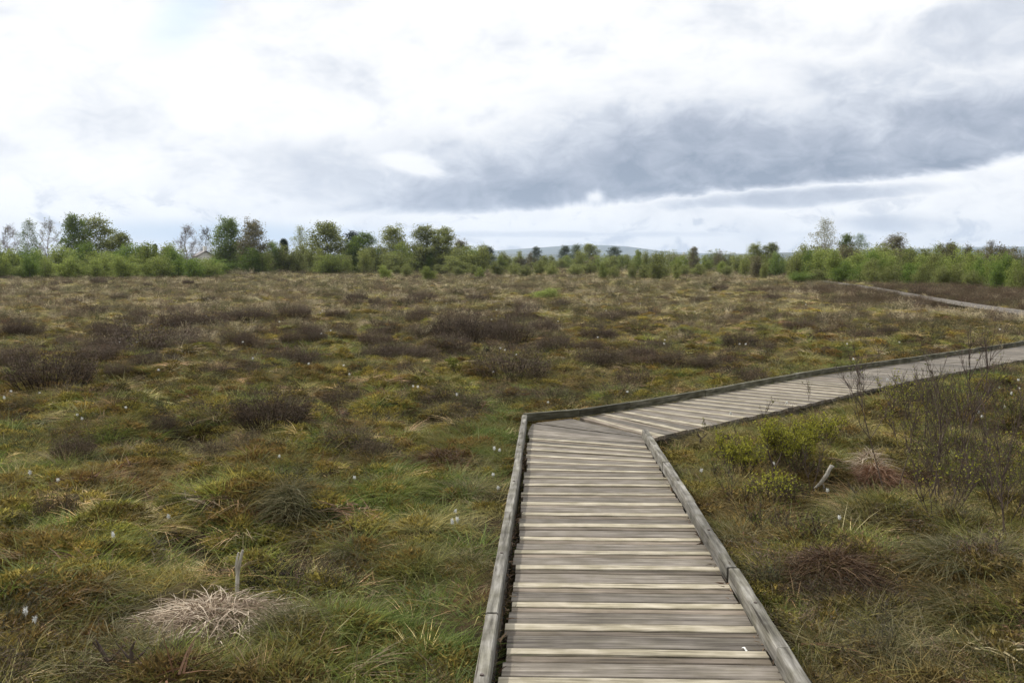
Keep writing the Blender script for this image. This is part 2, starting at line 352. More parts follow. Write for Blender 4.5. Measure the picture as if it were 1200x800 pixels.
# hills far beyond, two long ridges
def hills(name, d0, depth, prof, seed, mat):
    mb = MB(); xs = np.linspace(-1.15, 1.15, 150); rows = []
    for k, (dd, hh) in enumerate([(0, 0), (.2, .45), (.45, .8), (.7, 1), (1, .9), (1.5, 0)]):
        row = []
        for a in xs:
            px = 600+FPX*math.tan(max(-.9, min(.9, a))) 
            h = np.interp(px, [q[0] for q in prof], [q[1] for q in prof])
            h = h*(.93+.14*float(fbm(a*14, seed, seed, 4)))
            hm = max(0, (308-h)*0+h)*d0/FPX
            n = (float(fbm(a*30, dd*3, seed+5, 3))-.5)*.16
            r = d0+depth*dd
            row.append((math.sin(a)*r, math.cos(a)*r, -3+(hm*(r/d0)+3)*(hh*(1+n*(1-hh)*2))))
        rows += row
    n = len(xs); F = [(k*n+i, k*n+i+1, (k+1)*n+i+1, (k+1)*n+i) for k in range(5) for i in range(n-1)]
    mb.add(rows, F, .5); o = mb.obj(name, mat, smooth=True); tag(o, kind='structure'); return o
def hillmat(name, a, b, c):
    m, N, L = newmat(name); tc = N.new('ShaderNodeTexCoord'); n = N.new('ShaderNodeTexNoise'); n.inputs['Scale'].default_value = .0045; n.inputs['Detail'].default_value = 8; L.new(tc.outputs['Object'], n.inputs[0])
    v = N.new('ShaderNodeTexVoronoi'); v.inputs['Scale'].default_value = .006; L.new(tc.outputs['Object'], v.inputs[0])
    ad = N.new('ShaderNodeMath'); ad.operation = 'MULTIPLY_ADD'; L.new(v.outputs['Color'], ad.inputs[0]); ad.inputs[1].default_value = .35; L.new(n.outputs[0], ad.inputs[2])
    r = ramp(N, [(.45, a), (.6, b), (.85, c)]); L.new(ad.outputs[0], r.inputs[0])
    p = N.new('ShaderNodeBsdfPrincipled'); p.inputs['Roughness'].default_value = 1; L.new(r.outputs[0], p.inputs['Base Color']); o = N.new('ShaderNodeOutputMaterial'); L.new(p.outputs[0], o.inputs[0]); return m
MH = hillmat('hill_land', (.018,.025,.02), (.035,.045,.03), (.075,.085,.045))
hills('hills', 7600, 2200, [(-400,8),(200,10),(420,11),(560,14),(620,17),(680,21),(730,20),(760,16),(800,12),(860,10),(950,11),(1050,15),(1130,18),(1200,17),(1600,14)], 4, MH)
hills('hills', 4200, 900, [(-400,6),(200,7),(500,8),(600,11),(680,10),(760,8),(850,9),(930,12),(1000,14),(1200,15),(1600,12)], 9, MH)

# ------------------------------------------------------------------ boardwalk
BW = empty('boardwalk', (.55, 3, 0)); tag(BW, 'weathered grey timber boardwalk with pale grip strips and low kerbs, bending right', 'boardwalk')
def world_to(o, parent):
    o.parent = parent; o.matrix_parent_inverse = Matrix.Translation(-parent.location)
    return o
plank_n = 0; restmb = MB(); reststr = MB()
def quad_board(a0, a1, b0, b1, z0, th, name, mat, rnd, parent=BW, crack=True):
    """board between edge a0-a1 (near side) and b0-b1 (far side), in plan; its own object with X along the board"""
    c = (a0+a1+b0+b1)/4; u = ((a1-a0)+(b1-b0)); ang = math.atan2(u.y, u.x)
    zc = float(zdeck(c.y))+z0
    o = MB(); R = Matrix.Rotation(-ang, 2)
    n = 9; pts = []
    jit = [random.uniform(-.0025,.0025) for _ in range(2*(n+1))]
    warp = random.uniform(-.003, .003); tilt = random.uniform(-.0035, .0035)
    prof = [(.0, -.0035), (.04, 0), (.5, -.0008), (.96, 0), (1., -.0035)]
    for k in range(n+1):
        t = k/n; pn = a0.lerp(a1, t); pf = b0.lerp(b1, t)
        for j, (v, dz) in enumerate(prof):
            q = pn.lerp(pf, v); 
            if j in (0, 4): q = q+(pf-pn).normalized()*jit[2*k+(j > 0)]
            l = R@(q-c); zz = float(zdeck(q.y))+z0-zc+dz+warp*math.sin(t*math.pi)+tilt*(v-.5)
            pts.append((l.x, l.y, zz))
        for v in (1., 0.):
            q = pn.lerp(pf, v); l = R@(q-c); pts.append((l.x, l.y, float(zdeck(q.y))+z0-zc-th))
    m_ = len(prof)+2; F = []
    for k in range(n):
        for j in range(m_):
            F.append((k*m_+j, (k+1)*m_+j, (k+1)*m_+(j+1) % m_, k*m_+(j+1) % m_))
    F.append(tuple(range(m_-1, -1, -1))[::-1]); F.append(tuple(n*m_+j for j in range(m_))[::-1])
    o.add(pts, F, rnd)
    ob = o.obj(name, mat); ob.location = (c.x, c.y, zc); ob.rotation_euler = (0,0,ang)
    return ob
def fl(v): return Vector(v)
def board(n0, n1, f0, f1, kind, strips=True, parts=True):
    """(n0,f0) left end edge, (n1,f1) right end edge: n near, f far"""
    rnd = random.random(); dz = random.uniform(-.002, .002)
    if parts:
        ob = quad_board(n0, n1, f0, f1, dz, .034, 'plank', M_plank if kind == 0 else M_light, rnd)
        ob.parent = BW; ob.location = ob.location-BW.location
        if kind == 1 and strips:
            s = quad_board(n0.lerp(f0,.40), n1.lerp(f1,.40), n0.lerp(f0,.93), n1.lerp(f1,.93), dz+.0055, .005, 'grip_strip', M_grip, random.random())
            s.parent = ob; s.location = s.location-ob.location-BW.location; s.location.rotate(Matrix.Rotation(-ob.rotation_euler.z, 3, 'Z')); s.rotation_euler.z -= ob.rotation_euler.z
    else:
        zz = lambda q: float(zdeck(q.y))
        P = [(q.x, q.y, zz(q)+dz) for q in (n0, n1, f1, f0)]; P += [(x, y, z-.035) for x, y, z in P]
        restmb.add(P, [(0,1,2,3),(7,6,5,4),(0,4,5,1),(1,5,6,2),(2,6,7,3),(3,7,4,0)], rnd)
        if kind == 1 and strips:
            qs = (n0.lerp(f0,.3), n1.lerp(f1,.3), n1.lerp(f1,.93), n0.lerp(f0,.93))
            P = [(q.x, q.y, zz(q)+.0065) for q in qs]; P += [(x, y, z-.006) for x, y, z in P]
            reststr.add(P, [(0,1,2,3),(0,4,5,1),(1,5,6,2),(2,6,7,3),(3,7,4,0)], rnd)
V2 = lambda x, y: Vector((x, y))
# section one: edges in terms of y on the left (yl) and y on the right (yr)
yl = 9.76; yr = 9.27
tmp = []
y0 = 9.76
while y0 > -1.0:
    tmp.append(y0); y0 -= .303
def sec1(y):            # y at the left edge -> y at the right edge (boards fan near the corner)
    t = float(sstep(7.4, 9.7, y)); return y-.037-.45*t
cnt = 0
order = []
for k, yy in enumerate(tmp):
    a = yy; bnd = [(a-.148, a-.003, 0), (a-.300, a-.158, 1)]
    for lo, hi, kind in bnd:
        e0 = random.uniform(.028, .055); e1 = random.uniform(-.02, .012)
        order.append((V2(leftx(lo)+e0, lo), V2(rightx(sec1(lo))+e1, sec1(lo)), V2(leftx(hi)+e0, hi), V2(rightx(sec1(hi))+e1, sec1(hi)), kind))
n_sec1 = 0
for q in order:
    if q[0].y > .9: board(*q[:4], q[4]); n_sec1 += 1
    else: board(*q[:4], q[4], parts=False)
# corner piece: large grey boards filling the triangle
F1 = [V2(*p) for p in FAR]; N1 = [V2(*p) for p in NEAR]
cL = V2(leftx(9.8)+.02, 9.79); cR = V2(rightx(9.3)+.0, 9.30)
fA = V2(.18+.02, 10.56); fB = V2(*FAR[1]); nB = V2(*NEAR[1])
for t0, t1 in ((0, .48), (.49, .99)):
    # boards from the left kerb to the right corner, tapering
    a0 = cL.lerp(fA, t0); b0 = cL.lerp(fA, t1)
    a1 = cR.lerp(nB, t0*.9); b1 = cR.lerp(nB, t1*.9)
    if t0 == 0: board(a0, a1, b0, b1, 0)
    else: board(a0, a1, fA+V2(.02,-.02), nB+V2(-.06,-.02), 0)
# wedge to the mitre
quadw = (nB+V2(-.05,-.005), nB+V2(-.02,.01), fA+V2(.03,.0), fB+V2(-.02,-.02))
wo_ = quad_board(fA+V2(.05,-.005), nB+V2(-.06,.0), fB+V2(-.1,-.07), nB+V2(-.025,.02), .001, .034, 'plank', M_plank, .4); wo_.parent = BW; wo_.location -= BW.location
# section two
def cum(P):
    s = [0]
    for a, b in zip(P[:-1], P[1:]): s.append(s[-1]+(b-a).length)
    return s
FF = F1[1:]; NN = N1[1:]; sF = cum(FF)
def smoothpt(P, S_, s):
    k = max(0, min(len(S_)-2, int(np.searchsorted(S_, s)-1))); t = (s-S_[k])/(S_[k+1]-S_[k])
    p0 = P[max(0, k-1)]; p1 = P[k]; p2 = P[k+1]; p3 = P[min(len(P)-1, k+2)]
    L1 = S_[k+1]-S_[k]
    def tan(a, b, sa, sb): return (b-a)*(L1/max(1e-6, sb-sa))
    m1 = tan(p0, p2, S_[max(0,k-1)], S_[k+1]); m2 = tan(p1, p3, S_[k], S_[min(len(S_)-1, k+2)])
    t2 = t*t; t3 = t2*t
    return p1*(2*t3-3*t2+1)+m1*(t3-2*t2+t)+p2*(-2*t3+3*t2)+m2*(t3-t2)
s = 0.0; total = sF[-1]; n2 = 0
def fp(s): return smoothpt(FF, sF, s)
def np_(s): return smoothpt(NN, sF, s)
while s < total-.5:
    for w0, w1, kind in ((.0, .142, 1 if s < 7 else 0), (.152, .296, 0)):
        a, b_ = s+w0, s+w1
        if s < 1.4 : pass
        e = random.uniform(-.02, .03)
        dirn = (np_(a)-fp(a)).normalized()*e
        # here the near side of a board is the lower s; X runs from far kerb to the near edge
        isp = n_sec1+3+n2 < 100
        ln, rn, lf, rf = fp(a), np_(a)+dirn, fp(b_), np_(b_)+dirn
        board(ln, rn, lf, rf, kind, strips=s < 5.2, parts=isp); n2 += 1
    s += .303
ro = restmb.obj('plank', M_plank); ro.parent = BW; ro.location = -BW.location; ro['kind'] = 'stuff'
if reststr.n:
    rs = reststr.obj('grip_strip', M_grip); rs.parent = BW; rs.location = -BW.location; rs['kind'] = 'stuff'
# kerbs and bearers: beams following a polyline in plan
def beam(pts, z0, z1, w, off, name, mat, parent=BW, label=None, sub=None):
    """vertical-sided beam; off = lateral offset of its centre line to the right of travel"""
    mb = MB(); rings = []; 
    for i, p in enumerate(pts):
        d = (pts[min(i+1, len(pts)-1)]-pts[max(i-1, 0)]).normalized(); nrm = V2(d.y, -d.x)
        c = p+nrm*off; z = float(zdeck(c.y)); b = .006; j = random.uniform(-.002,.002)
        for dx, zz in ((-w/2, z0), (-w/2, z1-b), (-w/2+b, z1), (w/2-b, z1), (w/2, z1-b), (w/2, z0)):
            q = c+nrm*(dx+j); rings.append((q.x, q.y, z+zz+j*.7))
    n = 6; F = [(k*n+j, k*n+(j+1) % n, (k+1)*n+(j+1) % n, (k+1)*n+j) for k in range(len(pts)-1) for j in range(n)]
    F.append(tuple(range(n))[::-1]); F.append(tuple((len(pts)-1)*n+j for j in range(n)))
    c = sum((p for p in pts), V2(0,0))/len(pts); u = pts[-1]-pts[0]; ang = math.atan2(u.y, u.x)
    Rz = Matrix.Rotation(-ang, 3, 'Z'); P = [Rz@(Vector(q)-Vector((c.x, c.y, 0))) for q in rings]
    mb.add([tuple(q) for q in P], F, random.random())
    o = mb.obj(name, mat); o.location = (c.x, c.y, 0); o.rotation_euler = (0,0,ang)
    o.parent = parent; o.location = Vector(o.location)-parent.location
    return o
KW = .056
def line(a, b, n): return [a.lerp(b, k/n) for k in range(n+1)]
def bolt(parent_o, x, y, z):
    mb = MB(); mb.tube([(0,0,-.004),(0,0,.003)], [.009,.008], 8)
    o = mb.obj('bolt', M_bolt); o.parent = parent_o
    Rz = Matrix.Rotation(-parent_o.rotation_euler.z, 3, 'Z')
    o.location = Rz@(Vector((x, y, z))-(parent_o.location+BW.location)); return o
M_bolt = plain('rusty_bolt', (.06,.04,.03), .6, .3, 30)
def kerbrun(fx, ys, side):
    for k, (a, b_) in enumerate(zip(ys[:-1], ys[1:])):
        dzz = random.uniform(-.004, .004); dx = random.uniform(-.005, .005)
        pts = line(V2(fx(a)+dx, a+.004), V2(fx(b_)+dx+random.uniform(-.004,.004), b_-.004), 8)
        o = beam(pts, -.0, .082+dzz, KW, side*KW/2, 'kerb_rail', M_kerb)
        nb = max(1, int((b_-a)/1.1))
        for q in range(nb):
            yy = a+(q+.5)*(b_-a)/nb
            if yy > 2.5: bolt(o, fx(yy)+dx+side*KW/2, yy, float(zdeck(yy))+.082+dzz+.002)
kerbrun(leftx, [-1.0, 1.6, 4.35, 6.25, 8.1, 10.6], -1)
kerbrun(rightx, [-1.0, 2.1, 3.95, 5.05, 6.55, 7.95, 9.62], 1)
st = [0, .9, 2.6, 5.3, 6.2, 9.4, 12.6, 15.6, 18.7, 21.9, 25, 28, 31.5, 35, 38.5, 42, 46, 50, 54, 58, 62]
c0 = V2(.10, 10.60)
beam(line(c0+V2(.055,.03), fp(0)+V2(-.0,.0), 5), .006, .092, KW, -KW/2-.004, 'kerb_rail', M_mossk_shade)
for a, b_ in zip(st[:-1], st[1:]):
    if b_ > 26: break
    dzz = random.uniform(-.006, .004)
    pts = [fp(a+.004+(b_-a-.008)*k/8) for k in range(9)]
    beam(pts, .004, .088+dzz, KW, -KW/2+random.uniform(-.006, .004), 'kerb_rail', M_mossk_shade)
# long bearers under the deck edge
beam(line(V2(leftx(-1), -1), V2(leftx(10.55), 10.55), 12), -.17, -.036, .05, -.02, 'bearer', M_bearer)
beam(line(V2(rightx(-1), -1), V2(rightx(9.55), 9.55), 12), -.17, -.036, .05, .02, 'bearer', M_bearer)
beam([fp(t) for t in np.arange(0, 40, .8)], -.17, -.036, .05, -.02, 'bearer', M_bearer)
beam([np_(t) for t in np.arange(.02, 40, .8)], -.15, -.036, .05, -.03, 'bearer', M_bearer)
beam(line(V2(.5*(leftx(-1)+rightx(-1)), -1), V2(.5*(leftx(9.6)+rightx(9.6)), 9.6), 12), -.17, -.036, .06, 0, 'bearer', M_bearer)
# white scrap on the plank
mb = MB(); Pp = []
for i in range(6):
    for j in range(2): Pp.append((i*.009-.02, j*.014-.007+.004*math.sin(i), .004+.009*math.sin(i*.9)+.003*j))
mb.add(Pp, [(2*i, 2*i+2, 2*i+3, 2*i+1) for i in range(5)]+[(2*i+1, 2*i+3, 2*i+2, 2*i) for i in range(0)])
so_ = mb.obj('paper_scrap', plain('white_scrap', (.75,.75,.7), .7, .1)); so_.location = (.99, 4.13, float(zdeck(4.13))+.002); so_.rotation_euler = (0,0,-.9)
so_.scale = (.65,.65,.5)
mod = so_.modifiers.new('thick', 'SOLIDIFY'); mod.thickness = .001
tag(so_, 'tiny white curled scrap lying on a grey plank near the right kerb', 'scrap')

# ------------------------------------------------------------------ scatter vegetation (instanced ground cover)
M_blade = plantmat('bog_grass', (.45,.45,.42), (1,1,1), (2.1,1.85,1.6), .25, True)
M_moss = plantmat('bog_moss', (.4,.4,.4), (1,1,1), (1.8,1.7,1.4), .15, True, .9)
M_heath = plantmat('heather_shoots', (.5,.5,.5), (1,1,1), (1.8,1.6,1.4), .15, True, .9)
def disk(n, r):
    a = RNG.random(n)*2*np.pi; q = np.sqrt(RNG.random(n))*r; return np.stack([q*np.cos(a), q*np.sin(a), np.zeros(n)], 1)
def p_grass(n, r, h, lean, bend, w):
    P = Plant(); b = disk(n, r); d = b*lean/r+RNG.normal(size=(n,3))*[.28,.28,0]*lean*1.2+[0,0,1]; b[:,2] -= .03
    P.blades(b, d, h*RNG.uniform(.4, 1.1, n), w*RNG.uniform(.7, 1.3, n), bend*RNG.uniform(.2, 1.3, n)); return P
def p_moss(n, r, hh):
    P = Plant(); b = disk(n, r); rr = np.hypot(b[:,0], b[:,1])/r; b[:,2] = hh*(1-rr**2)*.9+RNG.normal(size=n)*.006-.02
    d = b*[2,2,0]+RNG.normal(size=(n,3))*.45+[0,0,1]
    P.blades(b, d, RNG.uniform(.015,.05,n), RNG.uniform(.006,.013,n), .3, 1); return P
def p_heath(n, r, h, lv):
    P = Plant(); b = disk(n, r*.6); d = b*1.4/r+RNG.normal(size=(n,3))*.28+[0,0,1]; d /= np.linalg.norm(d, axis=1)[:,None]
    Ls = h*RNG.uniform(.5, 1.1, n)
    P.blades(b-[0,0,.03], d, Ls, .0055, .1, 2, .12)
    t = RNG.uniform(.35, 1.02, (n, lv)); C = b[:,None,:]+d[:,None,:]*(Ls[:,None]*t)[:,:,None]+RNG.normal(size=(n,lv,3))*.018
    q = C.reshape(-1,3); dd = np.repeat(d, lv, 0)+RNG.normal(size=(n*lv,3))*.55
    P.blades(q, dd, RNG.uniform(.014,.032,n*lv), RNG.uniform(.003,.006,n*lv), .1, 1); return P
def p_litter(n, r):
    P = Plant(); b = disk(n, r); b[:,2] = RNG.uniform(-.01,.03,n); d = RNG.normal(size=(n,3))*[1,1,.22]+[0,0,.08]
    P.blades(b, d, RNG.uniform(.05,.2,n), RNG.uniform(.004,.009,n), .25, 2); return P
protos = bpy.data.collections.new('bog_plants_source')
PN = []
def proto(name, P, mat):
    o = bpy.data.objects.new('%02d_%s' % (len(PN), name), P.mesh(name, mat)); PN.append(name); protos.objects.link(o); return len(PN)-1
G = [proto('grass_tuft', p_grass(90, .08, .15, .9, .5, .0036), M_blade), proto('grass_tuft', p_grass(80, .06, .08, .7, .35, .0038), M_blade),
     proto('grass_tuft', p_grass(80, .11, .21, 1.2, .8, .0034), M_blade)]
ST = [proto('dead_grass_tuft', p_grass(70, .09, .17, 1.4, 1.1, .0038), M_blade), proto('dead_grass_tuft', p_grass(60, .11, .10, 2.1, .9, .0042), M_blade)]
MO = [proto('moss_cushion', p_moss(300, .12, .05), M_moss), proto('moss_cushion', p_moss(260, .10, .06), M_moss)]
HE = [proto('heather_tuft', p_heath(18, .11, .17, 20), M_heath), proto('heather_tuft', p_heath(16, .10, .13, 18), M_heath), proto('heather_tuft', p_heath(22, .14, .22, 18), M_heath)]
LI = [proto('plant_litter', p_litter(60, .12), M_blade)]
SP = [proto('sparse_stalks', p_grass(9, .10, .24, .8, .35, .0028), M_blade)]
def blocked(x, y):
    xl = leftx(y); xr = rightx(y)
    one = (y < 10.8) & (x > xl-KW-.05) & (x < xr+KW+.05) & ((y < 9.6) | (x-xl < 1.3))
    one2 = (y >= 9.3) & (dist_path(x, y) < .72+.35*sstep(24, 45, y))
    return one | one2
def ringpts(r0, r1, dens, half=.66):
    n = int(dens*(r1*r1-r0*r0)*math.atan(half))
    r = np.sqrt(RNG.uniform(r0*r0, r1*r1, n)); a = RNG.uniform(-math.atan(half), math.atan(half), n)
    x = r*np.sin(a); y = r*np.cos(a)
    k = ~blocked(x, y); return x[k], y[k]
RINGS = [(1.6, 6, 270, 1.0, 1.0), (6, 11, 200, 1.05, 1.0), (11, 20, 95, 1.2, 1.15), (20, 38, 40, 1.45, 1.35), (38, 75, 15, 2.1, 1.6), (75, 175, 4.2, 3.2, 2.2), (175, 420, .35, 8, 4.5)]
xs, ys, ss, sz = [], [], [], []
for r0, r1, dn, sc_, szz in RINGS:
    x, y = ringpts(r0, r1, dn); xs.append(x); ys.append(y); ss.append(np.full(len(x), sc_)); sz.append(np.full(len(x), szz))
x = np.concatenate(xs); y = np.concatenate(ys); s0 = np.concatenate(ss); s1 = np.concatenate(sz); n = len(x)
r = np.hypot(x, y); ang = x/np.maximum(y, .1)
nh = fbm(x/1.5, y/1.5, 101, 3); nh2 = fbm(x/7, y/7, 131, 2); ng = fbm(x/.5, y/.5, 151, 3); nr = fbm(x/.55, y/.55, 171, 3); nl = fbm(x/3.5, y/3.5, 191, 2); ns_ = fbm(x/.45, y/.45, 211, 3)
far = sstep(14, 45, r); vfar = sstep(45, 100, r)
leftness = sstep(.12, -.15, ang)
rightside = (x > rightx(np.minimum(y, 9.6)))&(dist_path(x, y) > .6)&((y < 9.7) | (x*.687-y*.727 > (1.385*.687-9.62*.727)))   # bog inside the bend
# probabilities
nh = fbm(x/1.15, y/1.3, 101, 4)
ph = sstep(.578, .618, nh*.75+nh2*.25+far*.004+leftness*far*.026)
ph = np.clip(ph*.45*(1-.5*vfar)+.03+.05*far, 0, 1); ph *= np.where(r < 9, .25, 1.0); ph[rightside] *= .45
kerbdist = np.abs(x-(leftx(y)-.35)); lush = np.clip(np.exp(-(kerbdist/.55)**2)*(y < 11)*sstep(2,5,y), 0, 1)
lush = np.maximum(lush, .7*sstep(.53, .62, ng*.5+nl*.5))
ph *= (1-.9*np.exp(-(kerbdist/.6)**2)*(y < 11))
pr = sstep(.56, .68, nr)*.75
pst = sstep(.50, .66, ns_)*.55+.1
u = RNG.random(n)
kind = np.zeros(n, int)    # 0 moss 1 grass 2 straw 3 heather 4 litter 5 stalks
kind[:] = np.where(u < .48-.2*vfar, 0, np.where(u < .80, 1, np.where(u < .93, 2, np.where(u < .965, 4, 5))))
v = RNG.random(n)
kind = np.where((v < pst*.45), 2, kind); nearg = sstep(9, 4, r)*.35; kind = np.where(RNG.random(n) < np.maximum(np.maximum(lush*.75, nearg), rightside*(r < 13)*.35*(ng > .47)), 1, kind)
kind = np.where(RNG.random(n) < ph, 3, kind)
# heath band on the right, in front of the birch thicket
band = (ang+(fbm(x/9, y/9, 401, 3)-.5)*.35 > .31)&(r+(fbm(x/6, y/6, 405, 3)-.5)*30 > 50)&(r < 100)&(RNG.random(n) < .72); kind = np.where(band, 3, kind)
bigh = sstep(.52, .6, fbm(x/60, y/25, 301, 3))
kind = np.where((r > 70)&(RNG.random(n) < bigh*.12), 3, kind)
C = np.zeros((n, 3))
def setc(mask, c, jit=.38):
    k = mask.sum(); C[mask] = np.array(c)*(1+RNG.normal(size=(k,1))*jit)*(1+RNG.normal(size=(k,3))*.08)
def lerp_c(mask, c, t):
    t = np.broadcast_to(t, n)[mask][:,None]; C[mask] = C[mask]*(1-t)+np.array(c)*t
setc(kind == 0, (.155,.125,.032)); lerp_c(kind == 0, (.25,.20,.055), sstep(.45,.65,ng)*.8); lerp_c(kind == 0, (.14,.080,.032), sstep(.55,.64,nr)*.7); lerp_c(kind == 0, (.06,.045,.02), sstep(.5,.4,nl)*.5)
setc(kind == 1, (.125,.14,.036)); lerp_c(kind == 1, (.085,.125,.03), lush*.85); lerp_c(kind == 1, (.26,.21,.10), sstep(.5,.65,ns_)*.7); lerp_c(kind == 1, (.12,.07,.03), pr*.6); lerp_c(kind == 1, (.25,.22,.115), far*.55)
setc(kind == 2, (.36,.28,.165)); lerp_c(kind == 2, (.18,.12,.065), sstep(.48,.6,nr)*.8)
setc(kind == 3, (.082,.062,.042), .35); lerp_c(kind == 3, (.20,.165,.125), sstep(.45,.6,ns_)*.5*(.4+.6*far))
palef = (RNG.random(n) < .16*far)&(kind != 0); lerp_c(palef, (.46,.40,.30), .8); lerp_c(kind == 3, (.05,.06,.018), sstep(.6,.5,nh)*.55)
setc(kind == 4, (.20,.145,.09)); lerp_c(kind == 4, (.09,.045,.025), sstep(.45,.6,nr))
setc(kind == 5, (.30,.26,.14))
lerp_c(band&(kind == 3), (.062,.040,.030), .7)
lerp_c(rightside&(r < 14)&(kind < 3), (.13,.10,.045), .3)
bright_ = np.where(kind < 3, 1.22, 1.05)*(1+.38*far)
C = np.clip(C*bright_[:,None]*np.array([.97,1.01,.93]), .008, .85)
idx = np.zeros(n, int)
for k, opts in enumerate((MO, G, ST, HE, LI, SP)):
    mk = kind == k; idx[mk] = np.array(opts)[RNG.integers(0, len(opts), mk.sum())]
sc = s0*RNG.uniform(.7, 1.3, n)
# keep tall plants from drowning the kerb
dk = np.where(x < leftx(y), leftx(y)-KW-x, np.where(rightside&(y < 9.6), x-rightx(y)-KW, dist_path(x, y)-.68))
lim = .75+.25*sstep(.03, .5, dk)
zs = s1*RNG.uniform(.7, 1.25, n)*lim
# hollows hold shorter plants, hummock crowns stand taller
zs *= np.where(kind == 3, 1.15-.3*(r < 25), 1.0)*(1-.22*far*(kind != 3))
def scatter(name, mask, label):
    k = int(mask.sum()); m = bpy.data.meshes.new(name); m.vertices.add(k)
    co_ = np.stack([x[mask], y[mask], ground(x[mask], y[mask])+.004], 1).astype(np.float32); m.vertices.foreach_set('co', co_.ravel())
    def attr(nm, ty, key, arr): a = m.attributes.new(nm, ty, 'POINT'); a.data.foreach_set(key, np.ascontiguousarray(arr).ravel())
    attr('tint', 'FLOAT_COLOR', 'color', np.concatenate([C[mask], np.ones((k,1))], 1).astype(np.float32))
    attr('spin', 'FLOAT_VECTOR', 'vector', np.stack([RNG.normal(size=k)*.12, RNG.normal(size=k)*.12, RNG.random(k)*6.283], 1).astype(np.float32))
    attr('size', 'FLOAT_VECTOR', 'vector', np.stack([sc[mask], sc[mask], zs[mask]], 1).astype(np.float32))
    attr('which', 'INT', 'value', idx[mask].astype(np.int32))
    o = bpy.data.objects.new(name, m); COL.objects.link(o)
    ng_ = bpy.data.node_groups.get('plant_scatter')
    if not ng_:
        ng_ = bpy.data.node_groups.new('plant_scatter', 'GeometryNodeTree'); ng_.is_modifier = True
        ng_.interface.new_socket('Geometry', in_out='INPUT', socket_type='NodeSocketGeometry'); ng_.interface.new_socket('Geometry', in_out='OUTPUT', socket_type='NodeSocketGeometry')
        nn = ng_.nodes; l = ng_.links; gi = nn.new('NodeGroupInput'); go = nn.new('NodeGroupOutput')
        ip = nn.new('GeometryNodeInstanceOnPoints'); ci = nn.new('GeometryNodeCollectionInfo'); ci.inputs['Collection'].default_value = protos; ci.inputs['Separate Children'].default_value = True; ci.inputs['Reset Children'].default_value = True
        def na(nm, dt): q = nn.new('GeometryNodeInputNamedAttribute'); q.data_type = dt; q.inputs['Name'].default_value = nm; return [s for s in q.outputs if s.enabled and s.name == 'Attribute'][0]
        l.new(gi.outputs[0], ip.inputs['Points']); l.new(ci.outputs[0], ip.inputs['Instance']); ip.inputs['Pick Instance'].default_value = True
        l.new(na('which', 'INT'), ip.inputs['Instance Index']); l.new(na('spin', 'FLOAT_VECTOR'), ip.inputs['Rotation']); l.new(na('size', 'FLOAT_VECTOR'), ip.inputs['Scale'])
        l.new(ip.outputs[0], go.inputs[0])
    md = o.modifiers.new('scatter', 'NODES'); md.node_group = ng_
    tag(o, label, name.replace('_', ' '), kind='stuff'); return o
# (called below, after the hand-placed plants have cleared their ground)
CLEAR = []    # (x, y, radius)

# ------------------------------------------------------------------ hand-placed plants
ML_heather = plantmat('heather_bush', (.028,.020,.013), (.078,.055,.037), (.21,.155,.11), .1)
ML_myrtle = plantmat('young_leaves', (.12,.125,.012), (.23,.235,.025), (.36,.34,.05), .4)
ML_rust = plantmat('rusty_grass', (.10,.045,.025), (.24,.12,.065), (.46,.31,.20), .25)
ML_straw = plantmat('straw_grass', (.13,.08,.055), (.40,.31,.22), (.88,.75,.58), .2)
ML_darkt = plantmat('dark_hummock', (.03,.016,.008), (.08,.042,.020), (.16,.10,.05), .15)
ML_leaf = plantmat('sapling_leaves', (.07,.08,.02), (.12,.13,.03), (.19,.20,.05), .4)
ML_grasst = plantmat('tussock_grass', (.05,.055,.02), (.13,.12,.05), (.26,.22,.12), .3)
def heather_bush(seed, w=.5, h=.36, n=150):
    P = Plant(); b = disk(n, w*.75); d = b*1.1/w+RNG.normal(size=(n,3))*.25+[0,0,1]; d /= np.linalg.norm(d, axis=1)[:,None]
    rr = np.hypot(b[:,0], b[:,1])/(w*.75); Ls = h*RNG.uniform(.6, 1.15, n)*(1-.45*rr**2)
    P.blades(b-[0,0,.05], d, Ls, .007, .06, 2, .1)
    lv = 26; t = RNG.uniform(.3, 1.03, (n, lv)); C_ = (b[:,None,:]+d[:,None,:]*(Ls[:,None]*t)[:,:,None]+RNG.normal(size=(n,lv,3))*.022).reshape(-1,3)
    dd = np.repeat(d, lv, 0)+RNG.normal(size=(n*lv,3))*.5
    P.blades(C_, dd, RNG.uniform(.018,.04,n*lv), RNG.uniform(.004,.007,n*lv), .1, 1)
    o = P.obj('heather_bush', ML_heather); return o
HB = [heather_bush(k, .5, .46, 230+50*k) for k in range(3)]
HSPOTS = [ # px, py(base), width px, label
 (175,412,125,'wide dark heather bush, largest of the far heather on the left'),
 (62,452,115,'broad dark brown heather bush near the left edge of the photo'),
 (318,496,110,'wide brown heather bush in the middle of the left bog, nearest of the large ones'),
 (402,478,62,'twiggy brown heather bush just right of the widest near heather bush'),
 (440,404,44,'tall dark heather bush standing alone left of the long heather patch'),
 (540,400,90,'long low dark heather bush in the centre of the bog'),
 (600,396,70,'dark heather bush joined to the right end of the long central patch'),
 (85,540,56,'small very dark heather bush above the mossy slope at far left'),
 (190,512,48,'small dark heather bush between two mossy hummocks on the left'),
 (598,446,95,'purplish brown heather bush above the bend of the boardwalk'),
 (742,456,60,'very dark heather bush just behind the kerb of the boardwalk bend'),
 (700,432,60,'brown heather bush a little behind the darkest bush near the bend'),
 (65,614,46,'small dark heather mound among straw grass at lower left'),
 (345,428,36,'small heather bush left of centre in the middle distance'),
 (225,386,90,'brown heather bush behind the largest far heather bush on the left'),
]
